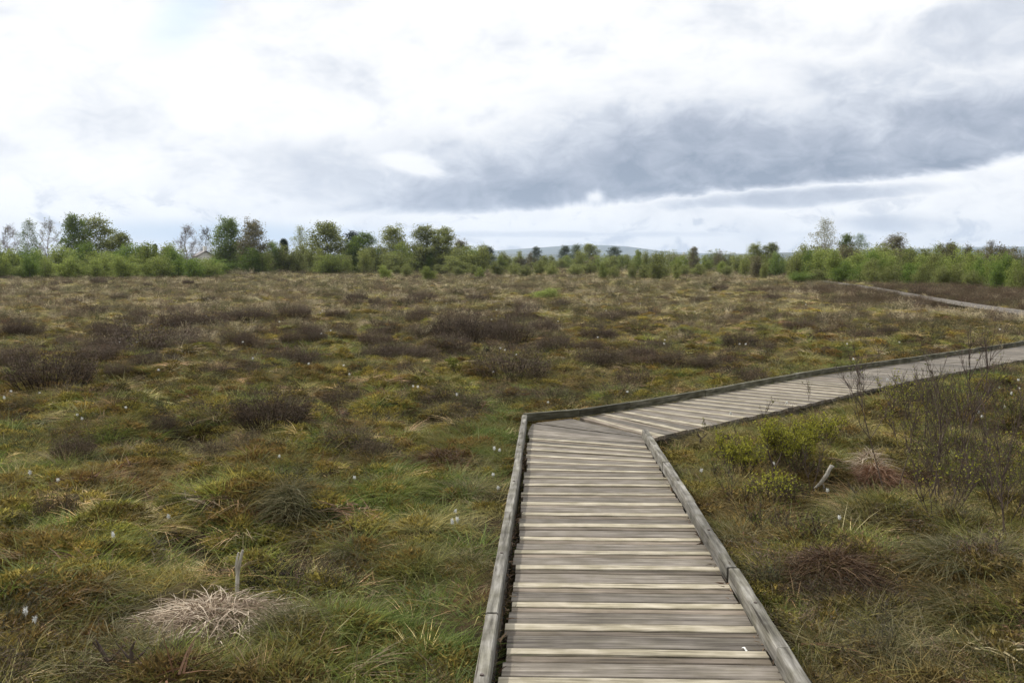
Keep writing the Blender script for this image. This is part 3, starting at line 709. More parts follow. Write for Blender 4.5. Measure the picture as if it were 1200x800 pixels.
HREST = [(30,395,60),(105,372,60),(290,375,70),(412,358,34),(495,352,50),(640,388,50),(655,360,30),(735,372,40),(560,352,40),(935,384,40),(868,404,50),(905,352,26),(1000,372,40),(820,356,30),(690,410,40),(470,372,40),(345,372,60),(130,395,70),(275,400,50),(1040,392,34),(1068,360,30),(480,440,50),(520,430,46),(370,400,40),(15,430,40),(250,440,40),(140,440,46),(395,372,40),(860,378,40),(770,410,40),(820,430,40)]
rq = random.Random(41)
for k in range(70):
    py_ = 326+110*rq.random()**1.5; px_ = rq.uniform(-10, 900 if py_ > 345 else 1000) if rq.random() < .75 else rq.uniform(-10, 560)
    HREST.append((px_, py_, (py_-300)*rq.uniform(.3, .7)))
HG = 'heather bushes dotted over the bog'
def put(o, px, py, wpx, protow, rz=None, clear=.42, zf=1., loc=None):
    p = at(px, py) if loc is None else loc; d = p.y
    k = wpx*d/FPX/protow; o.location = p; o.rotation_euler = (0,0,random.random()*6.28 if rz is None else rz)
    o.scale = (k, k, min(k, 1.5)*zf if k > 1 else k*.5+.5*zf*.9); CLEAR.append((p.x, p.y, wpx*d/FPX*clear)); return o
for k, (a, b_, w, lb) in enumerate(HSPOTS+[(q[0], q[1], q[2], None) for q in HREST]):
    o = HB[k] if k < 3 else HB[k % 3].copy()
    if k >= 3: COL.objects.link(o)
    put(o, a, b_, w*(1.02 if lb else .85), 1.15, clear=.0, zf=random.uniform(1.0, 1.35) if lb else random.uniform(.7, 1.05)); o.scale[0] *= random.uniform(.8, 1.35)
    tag(o, lb or 'low dark brown heather clump on the open bog between the birch scrub and the boardwalk', 'heather bush', HG)

# dry straw tussock lower left, with the bleached forked stick
def mound_grass(n, r, h, L_, W_, lean, bend):
    P = Plant(); b = disk(n, r); rr = np.hypot(b[:,0], b[:,1])/r; b[:,2] = h*(1-rr**2)-.03
    d = b*[1,1,0]*lean/r+RNG.normal(size=(n,3))*.55+[0,0,.7]; P.blades(b, d, L_*RNG.uniform(.5,1.2,n), W_*RNG.uniform(.7,1.3,n), bend*RNG.uniform(.3,1.3,n)); return P
def tussock(px, py, P, mat, name, label, cat, zf=1, rz=None, clear=.0):
    o = P.obj(name, mat); p = at(px, py); o.location = p; tag(o, label, cat)
    if clear: CLEAR.append((p.x, p.y, clear))
    return o
tussock(250, 745, mound_grass(1900, .40, .16, .15, .0055, 1.1, 1.3), ML_straw, 'grass_tussock', 'pale straw coloured dead grass tussock around the bleached stick at lower left', 'grass tussock', clear=.46)
tussock(205, 735, mound_grass(700, .22, .07, .14, .006, 1.5, .9), ML_straw, 'grass_tussock', 'smaller flattened dead grass tussock just left of the straw tussock with the stick', 'grass tussock', clear=.16)
tussock(1025, 575, mound_grass(1700, .20, .20, .13, .004, 1.2, 1.1), ML_rust, 'grass_tussock', 'domed rusty red dead grass tussock right of the pale broken branch', 'grass tussock', clear=.24)
tussock(1018, 560, mound_grass(500, .13, .24, .12, .0035, 1.4, .9), ML_straw, 'grass_tussock', 'wispy pale crown of dry grass on top of the rusty tussock', 'grass tussock')
tussock(1075, 568, mound_grass(600, .2, .10, .2, .004, 1.2, .9), ML_darkt, 'grass_tussock', 'low rusty grass tussock spreading right of the domed rusty one', 'grass tussock', clear=.15)
tussock(975, 690, mound_grass(1700, .26, .20, .13, .0045, 1.3, .9), ML_darkt, 'grass_tussock', 'very dark reddish brown hummock of dead grass beside the right kerb', 'grass tussock', clear=.22)
tussock(342, 600, mound_grass(1100, .2, .14, .14, .004, 1.0, .9), ML_grasst, 'grass_tussock', 'tall pale sedge tussock with a dark red hollow on its left side', 'grass tussock', clear=.14)
tussock(320, 600, mound_grass(500, .12, .05, .1, .005, 1.0, .6), ML_darkt, 'grass_tussock', 'dark red dead plant clump tucked against the tall pale sedge tussock', 'grass tussock', clear=.1)
tussock(1135, 650, mound_grass(700, .26, .05, .17, .004, 1.5, 1.2), ML_grasst, 'grass_tussock', 'sprawling pale grass tussock below the bare saplings at right', 'grass tussock')
tussock(520, 545, mound_grass(700, .28, .12, .13, .005, 1.2, .7), ML_darkt, 'grass_tussock', 'rust brown mossy hummock left of the boardwalk corner', 'grass tussock')
tussock(360, 660, mound_grass(600, .16, .07, .12, .005, 1.2, .7), ML_darkt, 'grass_tussock', 'brown dead grass hummock right of the bleached stick', 'grass tussock')
rq = random.Random(21)
tus = [mound_grass(420, .16, .06, .22, .0036, 1.1, .9), mound_grass(360, .13, .05, .27, .0034, .9, .8)]
tm_ = [t.mesh('grass_tussock', ML_grasst) for t in tus]
for k in range(60):
    if k < 34: p = at(rq.uniform(800, 1215), rq.uniform(540, 800))
    else: p = at(rq.uniform(0, 560), rq.uniform(520, 800))
    if bool(blocked(np.array([p.x]), np.array([p.y]))[0]) or float(dist_path(p.x, p.y)) < .8: continue
    o = bpy.data.objects.new('grass_tussock', rq.choice(tm_)); COL.objects.link(o); o.location = p; o.rotation_euler = (0,0,rq.random()*6.28); q = rq.uniform(.6,1.1); o.scale = (q,q,q*rq.uniform(.7,1.1))
    tag(o, 'shaggy olive and straw grass tussock in the rough bog beside the near boardwalk', 'grass tussock', 'shaggy grass tussocks beside the near boardwalk')
# bleached forked stick
e = at(278, 700)
mb = MB(); mb.tube([(0,0,-.05),(.004,0,.06),(.016,0,.13),(.03,0,.185),(.034,0,.2)], [.011,.010,.009,.008,.005], 7)
mb.tube([(.004,0,.06),(-.004,.004,.11),(.002,.006,.16),(.012,.004,.186)], [.008,.007,.006,.004], 6)
o = mb.obj('dead_stick', M_bleached); o.location = e+Vector((0,0,.05)); tag(o, 'upright forked bleached stick rising from the straw tussock', 'stick')
# pale broken branch on the right
e = at(952, 575); 
mb = MB(); mb.tube([(-.02,0,-.04),(.03,.0,.05),(.09,.0,.10),(.15,0,.175),(.18,.0,.235),(.2,0,.265),(.232,0,.262)], [.010,.013,.019,.024,.021,.024,.006], 8)
mb.tube([(.10,0,.11),(.13,.03,.06),(.15,.05,-.03)], [.012,.01,.008], 6)
o = mb.obj('dead_branch', M_bleached); o.location = e-Vector((0,0,.02)); o.scale = (.72,.6,.8); tag(o, 'pale barkless broken branch leaning in the heath left of the rusty tussock', 'branch')
# dark short stems in the lower left corner and beside the myrtle
for k, (a, b_, hh, lb) in enumerate([(124,812,.15,'short dark twig at the bottom left, left one of a pair'), (152,815,.14,'short dark twig at the bottom left, right one of a pair'), (905,572,.32,'dark forked stem left of the pale broken branch'), (1000,590,.13,'short black twig between the pale branch and the rusty tussock'), (820,524,.12,'small dark twig beside the kerb corner on the right')]):
    e = at(a, b_ if b_ < 800 else 799); mb = MB(); q = random.uniform(-.1,.1)
    mb.tube([(0,0,-.05),(.01,0,hh*.4),(q*.3,.01,hh*.75),(q*.6+.01,0,hh)], [.011,.009,.007,.003], 6)
    mb.tube([(.008,0,hh*.35),(.05,.01,hh*.6),(.075,.02,hh*.82)], [.007,.005,.002], 5); mb.tube([(.0,0,hh*.5),(-.03,.01,hh*.7),(-.05,.0,hh*.95)], [.006,.004,.002], 5)
    o = mb.obj('twig', M_twig); o.location = e+Vector((0, 0, .03)); tag(o, lb, 'twig')

# saplings: thin recursive stems with few young leaves
def sapling(h, stems, leafn, lean=.15, leaf=.018):
    mb = MB(); tips = []
    def grow(p, d, L_, r_, lvl):
        pts = [p]; q = p.copy(); dd = d.copy()
        for k in range(4):
            dd = (dd+Vector((random.gauss(0,.13), random.gauss(0,.13), .06))).normalized(); q = q+dd*L_/4; pts.append(q.copy())
            if lvl < 2 and k > 0:
                for _ in range(3 if lvl == 0 else 2):
                    sd_ = Vector((random.gauss(0,1), random.gauss(0,1), .9)).normalized()
                    grow(q.copy(), (dd*.75+sd_*.65).normalized(), L_*(.5-.07*k), r_*.55, lvl+1)
            if lvl > 0: tips.append(q.copy())
        mb.tube(pts, [r_*(1-.19*k) for k in range(5)], 4 if lvl else 5, cap=False)
    for s_ in range(stems):
        a = random.random()*6.28; grow(Vector((.04*math.cos(a), .04*math.sin(a), -.05)), Vector((lean*math.cos(a)*1.5, lean*math.sin(a)*1.5, 1)).normalized(), h*random.uniform(.7,1.1), .0052*(.6+.5*h), 0)
    P = Plant(); T = np.array([tuple(random.choice(tips)) for _ in range(leafn)])+RNG.normal(size=(leafn,3))*.015
    P.leaves(T, leaf*RNG.uniform(.6,1.3,leafn), .7)
    return mb, P
def put_sapling(px, py, h, stems, leafn, matl, name, label, cat, matw=M_twig, lean=.15, leaf=.018, group=None):
    mb, P = sapling(h, stems, leafn, lean, leaf); e = at(px, py); r_ = empty(name, e, 0); r_.scale = (.9,.9,.82); mb.obj('stem', matw, r_); P.obj('foliage', matl, r_)
    tag(r_, label, cat, group); return r_
SGP = 'bare saplings right of the boardwalk bend'
for a, b_, h, st_, lf, lb in [
 (1045,585,1.15,2,80,'tallest dark bare sapling, left one of the twiggy group at right'),
 (1105,600,1.25,3,90,'bare many-stemmed sapling in the middle of the twiggy group at right'),
 (1135,560,1.3,2,70,'slender bare sapling leaning over the boardwalk edge right of the group'),
 (1165,590,.95,3,90,'low bushy bare sapling near the right edge of the photo'),
 (1190,640,.8,3,110,'dark leafy sapling cut by the right edge of the photo'),
 (1010,505,.8,2,50,'thin dark sapling standing close to the far boardwalk edge'),
 (1080,520,.8,3,80,'twiggy sapling just below the boardwalk behind the taller ones'),
 (1150,510,.75,3,80,'bushy brown sapling beneath the far end of the boardwalk'),
 (945,580,.5,2,40,'thin dark stemmed sapling left of the pale broken branch')]:
    put_sapling(a, b_, h, st_, lf, ML_leaf, 'sapling', lb, 'sapling', group=SGP)
for a, b_, h, st_, lf, lb in [
 (930,550,.44,24,1500,'bushy yellow green shrub below the boardwalk, brightest in the photo'),
 (868,560,.36,18,800,'low yellow green shrub left of the brightest one, close to the bend'),
 (905,595,.34,9,200,'greenish shrub with dark stems in front of the yellow green ones'),
 (968,520,.28,12,380,'small green shrub right behind the brightest yellow green one')]:
    put_sapling(a, b_, h, st_, lf*3, ML_myrtle, 'leafy_shrub', lb, 'shrub', lean=.36, leaf=.02, group='leafy shrubs below the boardwalk')
rq = random.Random(8)
def free_spot(x0, x1, y0, y1):
    while True:
        a, b_ = rq.uniform(x0, x1), rq.uniform(y0, y1); p = at(a, b_)
        if float(dist_path(p.x, p.y)) > .95 and not (960 < a < 1090 and 540 < b_ < 640): return a, b_
for k in range(26):
    a, b_ = free_spot(1040, 1215, 478, 640)
    put_sapling(a, b_, rq.uniform(.3, .62), rq.choice([4, 5, 6]), rq.choice([160, 260, 380]), rq.choice([ML_leaf, ML_leaf, ML_myrtle]), 'twiggy_shrub', 'low twiggy brown green shrub in the tangle under the bare saplings at right', 'shrub', lean=.3, leaf=.02, group='low twiggy shrubs under the bare saplings')
for k in range(9):
    a, b_ = free_spot(820, 960, 545, 640)
    put_sapling(a, b_, rq.uniform(.16, .3), 5, 150, ML_leaf, 'twiggy_shrub', 'small dark twiggy shrub in the rough grass right of the near boardwalk', 'shrub', lean=.3, leaf=.018, group='small twiggy shrubs right of the near boardwalk')
for a, b_, h in [(887,500,.42),(946,478,.4),(870,520,.3),(820,515,.25)]:
    put_sapling(a, b_, h, 1, 22, ML_leaf, 'shrub_shoot', 'single thin leafy shoot standing against the near edge of the boardwalk', 'shoot', lean=.05, leaf=.02, group='thin shoots along the near edge of the boardwalk')

# cottongrass
cm = plain('cotton_white', (.82,.82,.78), .9, .05)
def cotton():
    r_ = empty('cottongrass', (0,0,0)); mb = MB(); mb.tube([(0,0,-.05),(.005,0,.08),(.02,0,.17)], [.0014,.0012,.001], 4); mb.obj('stem', ML_grasst, r_)
    P = Plant(); n_ = 90; d = RNG.normal(size=(n_,3))*.7+[.45,0,-.35]; P.blades(np.tile([[.02,0,.17]], (n_,1)), d, RNG.uniform(.010,.024,n_), .004, .1, 1)
    mbh = MB(); R_ = []
    for i in range(5):
        t = i/4; R_.append((.02+.004*t, 0, .172-.022*t))
    P.obj('seed_head', cm, r_)
    return r_
ck = cotton(); CW = []
wh = [(8,482),(12,470),(45,468),(140,406),(155,406),(188,442),(92,497),(98,505),(285,405),(297,430),(375,395),(388,392),(411,447),(486,464),(490,468),(640,485),(586,590),(735,468),(640,632),(531,620),(537,642),(533,645),(578,549),(583,546),(577,575),(38,580),(68,582),(200,632),(32,767),(40,765),(137,666),(325,551),(415,578),(1148,505),(1192,455),(1196,462),(1144,498),(1104,500),(848,497),(857,500),(905,560),(970,597),(820,570),(985,632),(873,410),(880,403),(865,408),(1170,465),(1040,452),(780,403),(700,398),(655,378)]
for k in range(50):
    wh.append((random.choice([random.uniform(10,620), random.uniform(560,1190)]), 345+150*random.random()**1.6))
first = True
for a, b_ in wh:
    if b_ > 500 or True:
        e = at(a, b_+6)
    if bool(blocked(np.array([e.x]), np.array([e.y]))[0]): continue
    r_ = ck if first else copy_tree(ck); first = False
    k = .40+min(1.0, e.y/24); r_.location = e; r_.rotation_euler = (0,0,random.random()*6.28); r_.scale = (k,k,1.1*(.8+.5*random.random()))
    tag(r_, 'white cottongrass head on a thin stem above the mossy bog', 'cottongrass', 'cottongrass heads scattered over the bog')

hol = fbm(x/.85, y/.85, 3, 3)*.7+fbm(x/.3, y/.3, 11, 2)*.3
keep = RNG.random(n) < .32+.68*sstep(.42, .51, hol+.04*(r > 30))
for cx, cy, cr_ in CLEAR: keep &= np.hypot(x-cx, y-cy) > cr_
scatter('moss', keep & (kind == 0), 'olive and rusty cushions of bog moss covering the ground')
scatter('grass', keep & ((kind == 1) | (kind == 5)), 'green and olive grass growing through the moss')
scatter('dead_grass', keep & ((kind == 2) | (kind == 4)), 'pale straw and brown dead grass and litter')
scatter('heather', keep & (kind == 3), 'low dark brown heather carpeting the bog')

# debris along the kerbs on the deck
P = Plant(); n_ = 900
yy = RNG.uniform(2.2, 9.4, n_); side_ = RNG.random(n_) < .6
xx = np.where(side_, leftx(yy)+np.abs(RNG.normal(size=n_))*.022+.003, rightx(yy)-np.abs(RNG.normal(size=n_))*.016-.003)
kp = fbm(yy*1.6, side_*9.0, 77, 2) > .43; xx = xx[kp]; yy = yy[kp]; n_ = len(xx)
P.blades(np.stack([xx, yy, zdeck(yy)-.012*(RNG.random(n_))+.004], 1), RNG.normal(size=(n_,3))*[.8,1,.35]+[0,0,.1], RNG.uniform(.015,.06,n_), RNG.uniform(.003,.008,n_), .3, 2)
ML_debris = plantmat('deck_litter', (.03,.018,.01), (.085,.05,.03), (.2,.14,.08), .1)
o = P.obj('deck_litter', ML_debris); tag(o, 'brown plant litter gathered on the planks along the kerbs', 'litter', kind='stuff')

# ------------------------------------------------------------------ trees and scrub
def tree_proto(h, w, base, nclump, leaves, leaf, thick=.09, low=.25, seed=0, narrow=False, bare=False):
    """unit tree: trunk mesh with limbs, crown mesh of leaves; h, w in metres"""
    random.seed(seed); mb = MB(); tops = []
    trunk = [Vector((0,0,-.5))]; q = Vector((0,0,0)); 
    for k in range(7):
        t = k/6; trunk.append(Vector((math.sin(k*1.3+seed)*.035*h*t, math.cos(k*1.7+seed)*.035*h*t, h*.9*t)))
    mb.tube(trunk, [thick*1.25]+[thick*(1-.85*k/6) for k in range(7)], 6)
    def axis(z): 
        t = max(0, min(1, z/(h*.9)))*6; i = min(5, int(t)); return trunk[1+i].lerp(trunk[2+i], t-i)
    for k in range(nclump):
        z = h*(low+(1-low)*((k+.5)/nclump)**.9); a = k*2.4+random.uniform(-.5,.5)
        tt = (z/h-low)/(1-low); prof = math.sin(math.pi*min(1, .16+.80*tt))**.8 if not narrow else (1-tt)**.8*.9+.08
        rr = w/2*prof*random.uniform(.45, 1.05)
        z2 = z+random.uniform(-.03,.05)*h; c = Vector((rr*math.cos(a), rr*math.sin(a), z2)); c += axis(z)*1.0-Vector((0,0,axis(z).z))
        st_ = axis(max(h*low*.6, z-rr*.9)); mid = st_.lerp(c, .5)+Vector((0,0,-.03*h+.0)); 
        mb.tube([st_, mid, c], [thick*.38*(1-.5*tt), thick*.24, thick*.09], 4, cap=False)
        tops.append((c, rr))
        for _ in range(9 if not bare else 16):
            dv = Vector((random.gauss(0,1), random.gauss(0,1), random.gauss(.5,.8))).normalized()*w*random.uniform(.09,.2); s_ = mid.lerp(c, random.uniform(.2,1))
            m_ = s_+dv*.5+Vector((0,0,.02*h)); e_ = s_+dv
            mb.tube([s_, m_, e_], [thick*.12, thick*.085, thick*.05], 3, cap=False)
            if bare:
                for _2 in range(5):
                    d2_ = (dv.normalized()*.6+Vector((random.gauss(0,.5), random.gauss(0,.5), random.gauss(.4,.4)))).normalized()*w*random.uniform(.05,.1); s2 = s_.lerp(e_, random.uniform(.3,1))
                    mb.tube([s2, s2+d2_], [thick*.07, thick*.035], 3, cap=False)
            tops.append((e_, rr))
    rs = np.random.default_rng(seed+99); P = Plant(); n_ = leaves
    T = np.array([tuple(c) for c, _ in tops]); pick = rs.integers(0, len(T), n_)
    wgt = rs.uniform(.3, 1.0, len(T)); pick = rs.choice(len(T), n_, p=wgt/wgt.sum())
    C_ = T[pick]+np.clip(rs.normal(size=(n_,3)), -1.6, 1.6)*[.085*w+.02, .085*w+.02, .045*h]*rs.uniform(.3,1.05,(n_,1))
    C_[:,2] = np.maximum(C_[:,2], .02*h)
    P.leaves(C_, leaf*rs.uniform(.6,1.4,n_), .75)
    return mb, P, h, w
def treemat(name, a, b, c, tr=.35): return plantmat(name, a, b, c, tr)
TM = dict(
 bright=treemat('leaf_bright', (.07,.12,.02), (.13,.19,.035), (.21,.28,.06), .45),
 scrub=treemat('leaf_scrub', (.10,.135,.03), (.20,.245,.055), (.33,.37,.10), .45),
 olive=treemat('leaf_olive', (.095,.115,.03), (.185,.205,.06), (.31,.33,.11), .45),
 dark=treemat('leaf_dark', (.012,.022,.010), (.022,.036,.016), (.04,.058,.025), .15),
 mid=treemat('leaf_mid', (.07,.11,.025), (.135,.185,.05), (.23,.29,.085), .45),
 brown=treemat('leaf_brown', (.08,.075,.04), (.14,.125,.065), (.22,.20,.11), .45),
 pale=treemat('leaf_pale', (.20,.22,.13), (.33,.34,.22), (.48,.48,.34)),
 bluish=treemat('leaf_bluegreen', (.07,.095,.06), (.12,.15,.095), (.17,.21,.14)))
PT = {}
def mk(key, *a, **k): PT[key] = tree_proto(*a, **k)
mk('round1', 10, 6.2, 0, 46, 14000, .20, .12, .04, seed=11); mk('round2', 10, 6.6, 0, 42, 12000, .20, .11, .06, seed=12); mk('round3', 10, 5.4, 0, 38, 11000, .20, .11, .05, seed=13)
mk('airy', 10, 5.0, 0, 30, 5200, .15, .11, .2, seed=14); mk('bare', 10, 7.5, 0, 26, 130, .2, .17, .2, seed=15, bare=True); mk('bare2', 10, 6, 0, 22, 500, .2, .15, .2, seed=16, bare=True)
mk('conifer', 8, 3.3, 0, 44, 7000, .24, .14, .06, seed=17, narrow=True)
def bush_proto(seed, h=3., w=3., leaves=6000, leaf=.11):
    random.seed(seed); mb = MB(); tips = []
    for s_ in range(11):
        a = random.random()*6.28; rr = random.uniform(.05,.45)*w; hh = h*random.uniform(.6, 1.0)*(1-.3*(rr/(.5*w))**2)
        p0 = Vector((rr*.35*math.cos(a), rr*.35*math.sin(a), -.1)); p2 = Vector((rr*math.cos(a), rr*math.sin(a), hh)); p1 = p0.lerp(p2, .5)+Vector((random.gauss(0,.06), random.gauss(0,.06), 0))
        mb.tube([p0, p1, p2], [.03,.02,.007], 4, cap=False)
        for t in np.linspace(.22, 1, 7):
            c = (p0.lerp(p1, t*2) if t < .5 else p1.lerp(p2, t*2-1)); L_ = w*.2*(1.15-t)
            for _ in range(2):
                e_ = c+Vector((random.gauss(0,1)*L_, random.gauss(0,1)*L_, abs(random.gauss(.2,.12))*h*.5*(1.1-t))); mb.tube([c, e_], [.009,.004], 3, cap=False); tips += [e_, c.lerp(e_, .5)]
    T = np.array([tuple(t) for t in tips]); rs = np.random.default_rng(seed); pk = rs.integers(0, len(T), leaves)
    P = Plant(); C_ = T[pk]+rs.normal(size=(leaves,3))*[.075*w,.075*w,.05*h]; C_[:,2] = np.maximum(C_[:,2], .02)
    P.leaves(C_, leaf*rs.uniform(.5,1.4,leaves), .6, up=.5); return mb, P, h, w
for k in range(5): PT['bush%d' % k] = bush_proto(50+k)
MESH = {}
def place(key, px, d, top, wpx, mat, label, cat, group, name, bark=M_bark, zg=None, basew=None):
    mb, P, h, w = PT[key]
    if key not in MESH:
        tm = mb.mesh('trunk', M_bark); cm_ = P.mesh('crown', TM['mid']); MESH[key] = (tm, cm_)
    tm, cm_ = MESH[key]
    X_ = (px-600)/FPX*d; zg_ = float(ground(X_, d)); H = ((308-top)/FPX*d+CAMZ-zg_)*(1.0 if 'bush' in key else .94); Wm = wpx*d/FPX*(1.0 if 'bush' in key else 1.12)
    r_ = empty(name, (X_, d, zg_), random.random()*6.28); r_.scale = (Wm/w, Wm/w, H/h)
    for nm, me, mt in (('trunk' if 'bush' not in key else 'stem', tm, bark), ('crown', cm_, TM[mat])):
        o = bpy.data.objects.new(nm, me); COL.objects.link(o); o.parent = r_
        o.material_slots[0].link = 'OBJECT'; o.material_slots[0].material = mt
    tag(r_, label, cat, group); return r_
random.seed(5)
TG = 'trees along the skyline'
T_ = [
 ('bare',12,200,262,30,'olive','grey leafless tree at the far left edge of the skyline',M_greytwig),
 ('airy',37,195,258,26,'mid','slim half leafless tree between the two grey bare trees at far left',M_greytwig),
 ('bare2',59,205,256,28,'olive','pale grey bare tree just left of the big dark green trees',M_greytwig),
 ('round1',90,185,252,34,'mid','tall bright green tree, left one of the dark green pair at left',M_bark),
 ('round2',117,190,255,50,'olive','broad green tree with ragged top, right one of the pair at left',M_bark),
 ('round3',142,186,272,34,'olive','lower green tree sloping down right of the broad left tree',M_bark),
 ('conifer',184,300,286,9,'dark','tiny dark pointed conifer in the gap left of the bare tree',M_bark),
 ('round1',168,310,289,24,'dark','small dark round tree left of the tiny pointed conifer',M_bark),
 ('round2',198,310,290,26,'dark','dark low tree right of the tiny pointed conifer',M_bark),
 ('bare',220,215,262,32,'olive','dark grey bare tree standing left of the white house',M_greytwig),
 ('bare2',243,245,265,22,'brown','reddish brown bare tree right behind the white house',M_bark),
 ('round1',270,205,256,38,'mid','tall green tree right of the white house',M_bark),
 ('round2',297,200,259,40,'brown','tall brownish green tree beside the green one right of the house',M_bark),
 ('round3',319,215,283,22,'mid','small green tree between the brownish tree and the dark conifer',M_bark),
 ('conifer',333,230,280,15,'dark','dark pointed conifer left of the thin airy tree',M_bark),
 ('airy',354,225,265,20,'olive','thin airy tree between the dark conifer and the dense olive tree',M_greytwig),
 ('round1',385,215,261,52,'olive','dense olive tree with the highest top left of centre',M_bark),
 ('round3',413,230,271,28,'dark','small dark top showing behind the bright green tree',M_bark),
 ('round1',427,212,273,38,'bright','bright green round tree left of centre',M_bark),
 ('round2',462,220,266,46,'olive','rounded olive tree with brownish twigs right of the bright green one',M_bark),
 ('round1',500,215,265,44,'olive','broad olive tree, left half of the last large crown left of centre',M_bark),
 ('round3',520,212,266,32,'olive','olive tree forming the right shoulder of the last large crown',M_bark),
 ('round2',541,240,282,26,'brown','small brownish tree stepping down towards the centre',M_bark),
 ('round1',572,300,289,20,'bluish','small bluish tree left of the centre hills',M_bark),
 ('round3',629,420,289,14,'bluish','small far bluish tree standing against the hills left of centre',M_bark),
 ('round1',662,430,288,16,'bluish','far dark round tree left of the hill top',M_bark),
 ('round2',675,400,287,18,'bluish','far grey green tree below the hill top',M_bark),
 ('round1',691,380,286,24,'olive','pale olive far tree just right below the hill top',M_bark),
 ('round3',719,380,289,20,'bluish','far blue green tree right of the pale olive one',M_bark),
 ('conifer',748,300,295,9,'dark','small dark conifer at the right foot of the hill',M_bark),
 ('round3',812,260,289,12,'brown','small thin tree alone right of the distant white building',M_bark),
 ('round2',884,200,286,28,'olive','left one of two round dark bushy trees right of centre',M_bark),
 ('round1',902,200,285,26,'olive','right one of two round dark bushy trees right of centre',M_bark),
 ('airy',940,180,290,12,'brown','small dark tree left of the pale birch',M_bark),
 ('airy',966,172,257,30,'pale','pale silvery birch standing tallest on the right skyline',M_palebark),
 ('round3',991,172,274,22,'mid','small dark green tree right next to the pale birch',M_bark),
 ('airy',1007,172,274,24,'bright','light green airy tree two places right of the pale birch',M_bark),
 ('round2',1047,172,276,38,'brown','brownish broad tree above the right birch thicket',M_bark),
 ('round3',1112,172,285,22,'olive','small olive tree top above the thicket right of the brownish tree',M_bark),
 ('airy',1158,172,282,20,'brown','thin brown tree top near the right edge above the thicket',M_bark)]
for key, px, d, top, w_, mt, lb, bk in T_: place(key, px, d, top, w_, mt, lb, 'tree', TG, 'tree', bk)
# birch scrub
def scrubrow(x0, x1, n_, d0, d1, t0, t1, w0, w1, mats, label, group, slope=0.):
    for k in range(n_):
        px = x0+(x1-x0)*(k+random.uniform(.1,.9))/n_; d = random.uniform(d0, d1)+slope*(1240-px); t = random.uniform(t0, t1)
        if 222 < px < 258: t = max(t, 303)
        place('bush%d' % random.randrange(5), px, d, t, random.uniform(w0, w1), random.choice(mats), label, 'bush', group, 'birch_bush')
scrubrow(-20, 265, 18, 155, 178, 282, 294, 32, 50, ['scrub','scrub','bright'], 'bright green young birch bush in the scrub along the left skyline', 'birch bushes of the left scrub')
scrubrow(-20, 250, 16, 136, 150, 294, 306, 26, 42, ['scrub','bright','scrub'], 'low green birch bush in the front row of the left scrub', 'low birch bushes in front of the left scrub')
scrubrow(255, 570, 30, 185, 230, 284, 298, 22, 42, ['scrub','olive','bright','olive'], 'green birch bush under the trees left of centre', 'birch bushes under the trees left of centre')
scrubrow(560, 900, 34, 200, 330, 292, 302, 14, 30, ['olive','scrub','brown','olive'], 'low olive bush on the flat land in front of the hills', 'low bushes in front of the hills')
scrubrow(870, 960, 9, 140, 190, 292, 302, 16, 28, ['olive','mid','brown'], 'dull green bush left of the right thicket', 'bushes left of the right thicket')
scrubrow(940, 1240, 26, 92, 110, 284, 293, 28, 44, ['scrub','olive','scrub','brown'], 'birch bush in the back rows of the right thicket', 'birch bushes at the back of the right thicket', .16)
scrubrow(930, 1240, 22, 78, 86, 290, 302, 28, 44, ['scrub','bright','scrub','olive'], 'light green birch bush in the front of the right thicket', 'birch bushes in front of the right thicket', .16)
scrubrow(950, 1240, 14, 71, 76, 303, 317, 24, 38, ['scrub','bright','olive'], 'low light green birch bush at the foot of the right thicket', 'low birch bushes at the foot of the right thicket', .16)
scrubrow(440, 950, 30, 120, 200, 304, 312, 12, 26, ['olive','scrub','olive'], 'scattered low green bush on the far bog', 'scattered low bushes on the far bog')
place('bush2', 768, 130, 297, 32, 'olive', 'dark rounded bush standing forward alone on the far bog right of centre', 'bush', 'lone bushes on the bog', 'birch_bush')
place('bush1', 640, 62, 336, 44, 'scrub', 'low lime green bush patch alone in the middle of the bog', 'bush', 'lone bushes on the bog', 'birch_bush')
place('bush3', 935, 112, 318, 34, 'bright', 'low green bush at the near end of the right thicket beside the far boardwalk', 'bush', 'lone bushes on the bog', 'birch_bush')
# far-off wood: one mass of small crowns
P = Plant(); rs = np.random.default_rng(3); nn_ = 26000
ang_ = rs.uniform(-.75,.75, 420); rd = rs.uniform(480, 1500, 420); hs_ = rs.uniform(5, 9.5, 420)*(.7+.6*fbm(ang_*12, ang_*0, 55, 2))
pk = rs.integers(0, 420, nn_); cx = np.sin(ang_[pk])*rd[pk]; cy = np.cos(ang_[pk])*rd[pk]
C_ = np.stack([cx, cy, ground(cx, cy)+hs_[pk]*.5], 1)+rs.normal(size=(nn_,3))*np.stack([hs_[pk]*.42, hs_[pk]*.42, hs_[pk]*.22], 1)
P.leaves(C_, rd[pk]/900, .8); o = P.obj('distant_woodland', TM['bluish']); tag(o, 'low dark line of distant woodland at the foot of the hills', 'woodland', kind='stuff')

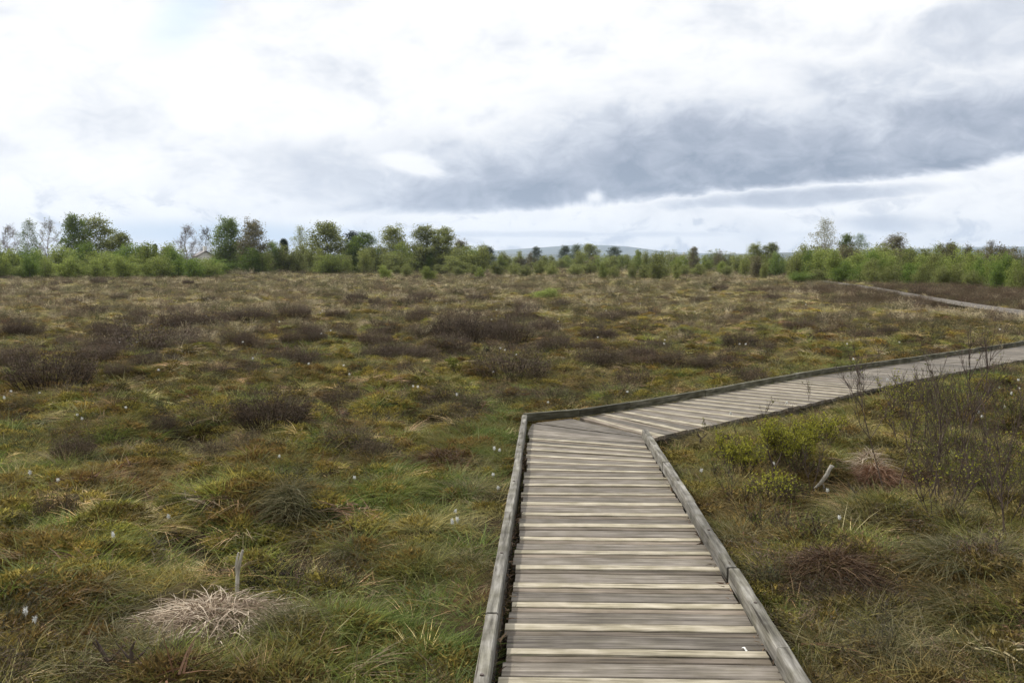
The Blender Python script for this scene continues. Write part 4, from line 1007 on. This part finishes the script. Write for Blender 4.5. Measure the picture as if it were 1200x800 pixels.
# ------------------------------------------------------------------ buildings on the skyline
M_white = plain('white_render', (.8,.79,.75), .9, .05); M_roof = plain('roof_slate', (.12,.11,.11), .8, .2); M_glass = plain('window_glass', (.05,.06,.07), .2, .1)
def house(px, d, w, dep, h, rh, rz, label, nw=4):
    X_ = (px-600)/FPX*d; zg_ = float(ground(X_, d)); r_ = empty('house', (X_, d, zg_), rz)
    mb = MB(); mb.box((0,0,h/2-.3), (w/2,0,0), (0,dep/2,0), (0,0,h/2+.3)); mb.add([(-w/2,-dep/2,h),(-w/2,dep/2,h),(-w/2,0,h+rh*.95)], [(0,1,2)]); mb.add([(w/2,-dep/2,h),(w/2,dep/2,h),(w/2,0,h+rh*.95)], [(2,1,0)]); mb.obj('wall', M_white, r_)
    mb = MB(); t = .15
    for s_ in (-1, 1):
        a = [(-w/2-.3, s_*(dep/2+.35), h-.12), (w/2+.3, s_*(dep/2+.35), h-.12), (w/2+.3, 0, h+rh), (-w/2-.3, 0, h+rh)]
        a2 = [(x_, y_, z_+t) for x_, y_, z_ in a]; mb.add(a+a2, [(0,1,2,3),(7,6,5,4),(0,4,5,1),(1,5,6,2),(2,6,7,3),(3,7,4,0)])
    rf = mb.obj('roof', M_roof, r_); mb = MB(); mb.box((w*.3,0,h+rh+.4), (.35,0,0), (0,.35,0), (0,0,.8)); mb.obj('chimney', M_white, rf)
    for k in range(nw):
        mb = MB(); mb.box((-w/2+(k+.5)*w/nw, -dep/2-.02, 1.5), (.5,0,0), (0,.04,0), (0,0,.6)); mb.obj('window', M_glass, r_)
    tag(r_, label, 'house'); return r_
house(240, 232, 3.6, 3.8, 3.9, 1.1, -1.0, 'small white house with grey roof between the bare trees on the left skyline', 2)
house(793, 420, 9, 6, 4.6, 1.2, -.1, 'low white building on the skyline right of the centre hills', 4)

# ------------------------------------------------------------------ air
mb = MB(); mb.box((0, 4500, 150), (6500,0,0), (0,6500,0), (0,0,160))
m, N, L = newmat('haze'); v = N.new('ShaderNodeVolumePrincipled'); v.inputs['Color'].default_value = (.62,.76,.96,1); v.inputs['Density'].default_value = .000075
v.inputs['Anisotropy'].default_value = .2
o = N.new('ShaderNodeOutputMaterial'); L.new(v.outputs[0], o.inputs['Volume'])
hz = mb.obj('haze', m); tag(hz, kind='stuff'); hz.display_type = 'WIRE'
